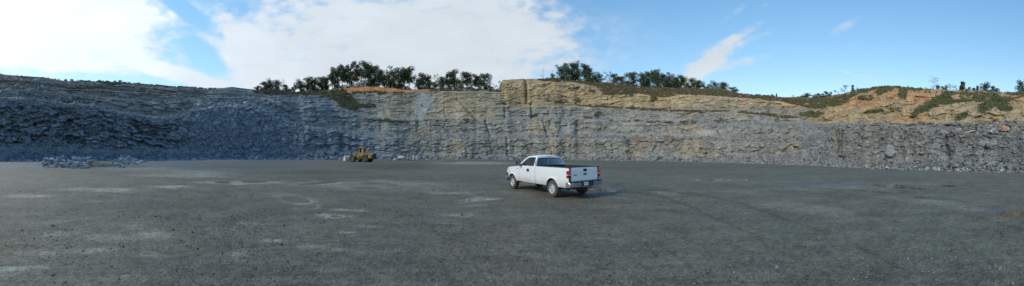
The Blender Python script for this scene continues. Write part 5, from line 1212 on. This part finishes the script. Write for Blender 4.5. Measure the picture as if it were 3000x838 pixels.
 (2772, 251, 262, 12, 'shrub', L_RU, 'rusty bush right of the tiny dark one', GD_),
 (2785, 247, 263, 18, 'sparse', L_RU, 'open brownish tree left of the tall spiky one', GD_),
 (2798, 250, 263, 16, 'sparse', L_DK, 'thin dark tree touching the tall spiky one', GD_),
 (2821, 239, 265, 30, 'conifer', L_DK, 'tall spiky dark tree on the far right rim', GD_),
 (2837, 257, 266, 14, 'shrub', L_DK, 'bush right of the tall spiky tree', GD_),
 (2850, 259, 267, 16, 'shrub', L_MD, 'low green bush left of the slim pointed tree', GD_),
 (2864, 249, 267, 13, 'conifer', L_DK, 'slim pointed tree on the far right rim', GD_),
 (2886, 246, 269, 26, 'round', L_DK, 'dense round tree on the far right rim', GD_),
 (2906, 254, 270, 18, 'shrub', L_MD, 'green bush right of the dense round tree', GD_),
 (2920, 259, 271, 16, 'shrub', L_DK, 'low bush tapering off right of the green one', GD_),
 (2992, 239, 268, 22, 'round', L_DK, 'dark tree cut by the right edge of the view', GD_),
 (352, 236, 247, 26, 'shrub', L_DK, 'dark bush on the rim above the left wall', None),
 (212, 232, 240, 12, 'shrub', L_DK, 'small bush on the rim at far left', None),
]
def undergrowth(name, spans, n, mat, label):
    V_, c0 = [], 0
    xs = []; w_ = np.array([b - a for a, b, h in spans], float); k = RNG.choice(len(spans), n, p=w_ / w_.sum())
    sp = np.array(spans, float)[k]; x = sp[:, 0] + (sp[:, 1] - sp[:, 0]) * RNG.uniform(0, 1, n); i = np.clip(np.searchsorted(XS, x), 0, NC - 1); d = RS[i] + RNG.uniform(5, 13, n)
    top = sp[:, 2] * (.35 + 1.1 * fbm(x / 14, x * 0, 471, 3)) * np.minimum(1, np.minimum((x - sp[:, 0]) / 15, (sp[:, 1] - x) / 15)); zz = ZS[i] - .8 + np.clip(top, .3, 9) * RNG.uniform(0, 1, n) ** .8; a = (x - 1500) / F
    P = np.stack([d * np.sin(a), d * np.cos(a), zz], -1); s_ = RNG.uniform(.14, .34, n)[:, None]; u = RNG.normal(0, 1, (n, 3)); u /= np.linalg.norm(u, axis=1)[:, None]; v = np.cross(u, RNG.normal(0, 1, (n, 3))); v /= np.linalg.norm(v, axis=1)[:, None]
    q = np.stack([P + u * s_, P + v * s_, P - u * s_, P - v * s_], 1).reshape(-1, 3); o = np_mesh(name, q, np.arange(4 * n).reshape(-1, 4), mat); tag(o, label, kind='stuff', cat='undergrowth')
undergrowth('undergrowth', [(870, 970, 5.5), (970, 1120, 5.5), (1120, 1215, 4.5), (1215, 1440, 3.8), (745, 870, 3.5)], 24000, L_DK, 'dark undergrowth between the trunks of the wood')
undergrowth('undergrowth', [(1610, 1760, 5), (1760, 1820, 2), (1820, 2010, 4.5), (2010, 2160, 2.5), (2310, 2440, 2.5)], 18000, L_DK, 'dark undergrowth under the trees on the crest')
for t in TR:
    bk_ = 1.5 if t[4] == 'shrub' or t[0] < 700 else (3 + 5 * RB.random())
    tree(*t, back=bk_)
# scrub and grass where plants grow on the benches: blades and leaf tufts merged into two sheets
def cover(name, n, mask, size, hue, label, amp=1.0):
    w_ = (mask * area * (90 / Rr) ** .6).ravel(); w_ /= w_.sum(); k = RNG.choice(len(w_), n, p=w_); P = V3.reshape(-1, 3)[k].copy(); P[:, :2] += RNG.normal(0, .15, (n, 2)); sz = size * RNG.uniform(.5, 1.5, n) * (Rr.ravel()[k] / 100) ** .9
    a = RNG.uniform(0, 6.28, n); lean_ = RNG.normal(0, .5, (n, 2)); u = np.stack([np.cos(a), np.sin(a), np.zeros(n)], -1) * sz[:, None] * .5
    tip = P + np.stack([lean_[:, 0] * sz, lean_[:, 1] * sz, sz * 1.1], -1); b0 = P - np.array([0, 0, .05])
    v = np.stack([b0 - u * .6, b0 + u * .6, tip + u * .5, tip - u * .5], 1).reshape(-1, 3)
    o = np_mesh(name, v, np.arange(4 * n).reshape(-1, 4), hue); tag(o, label, kind='stuff', cat='vegetation'); return o
inview = (XG > -40) & (XG < 3040) & (SG[None, :] < 13)
L_SC = leaf_mat('brown_scrub', (.10, .085, .04), (.15, .12, .06), (.13, .07, .045)); L_SG = leaf_mat('green_scrub', (.10, .115, .05), (.14, .15, .07), (.16, .14, .07))
cover('dry_grass', 38000, vk * (1 - vgreen) * inview, .26, L_SC, 'brown grass and weeds on the ledges and the rim')
cover('green_scrub', 38000, vk * vgreen * inview, .30, L_SG, 'green scrub growing down the slopes and ledges')
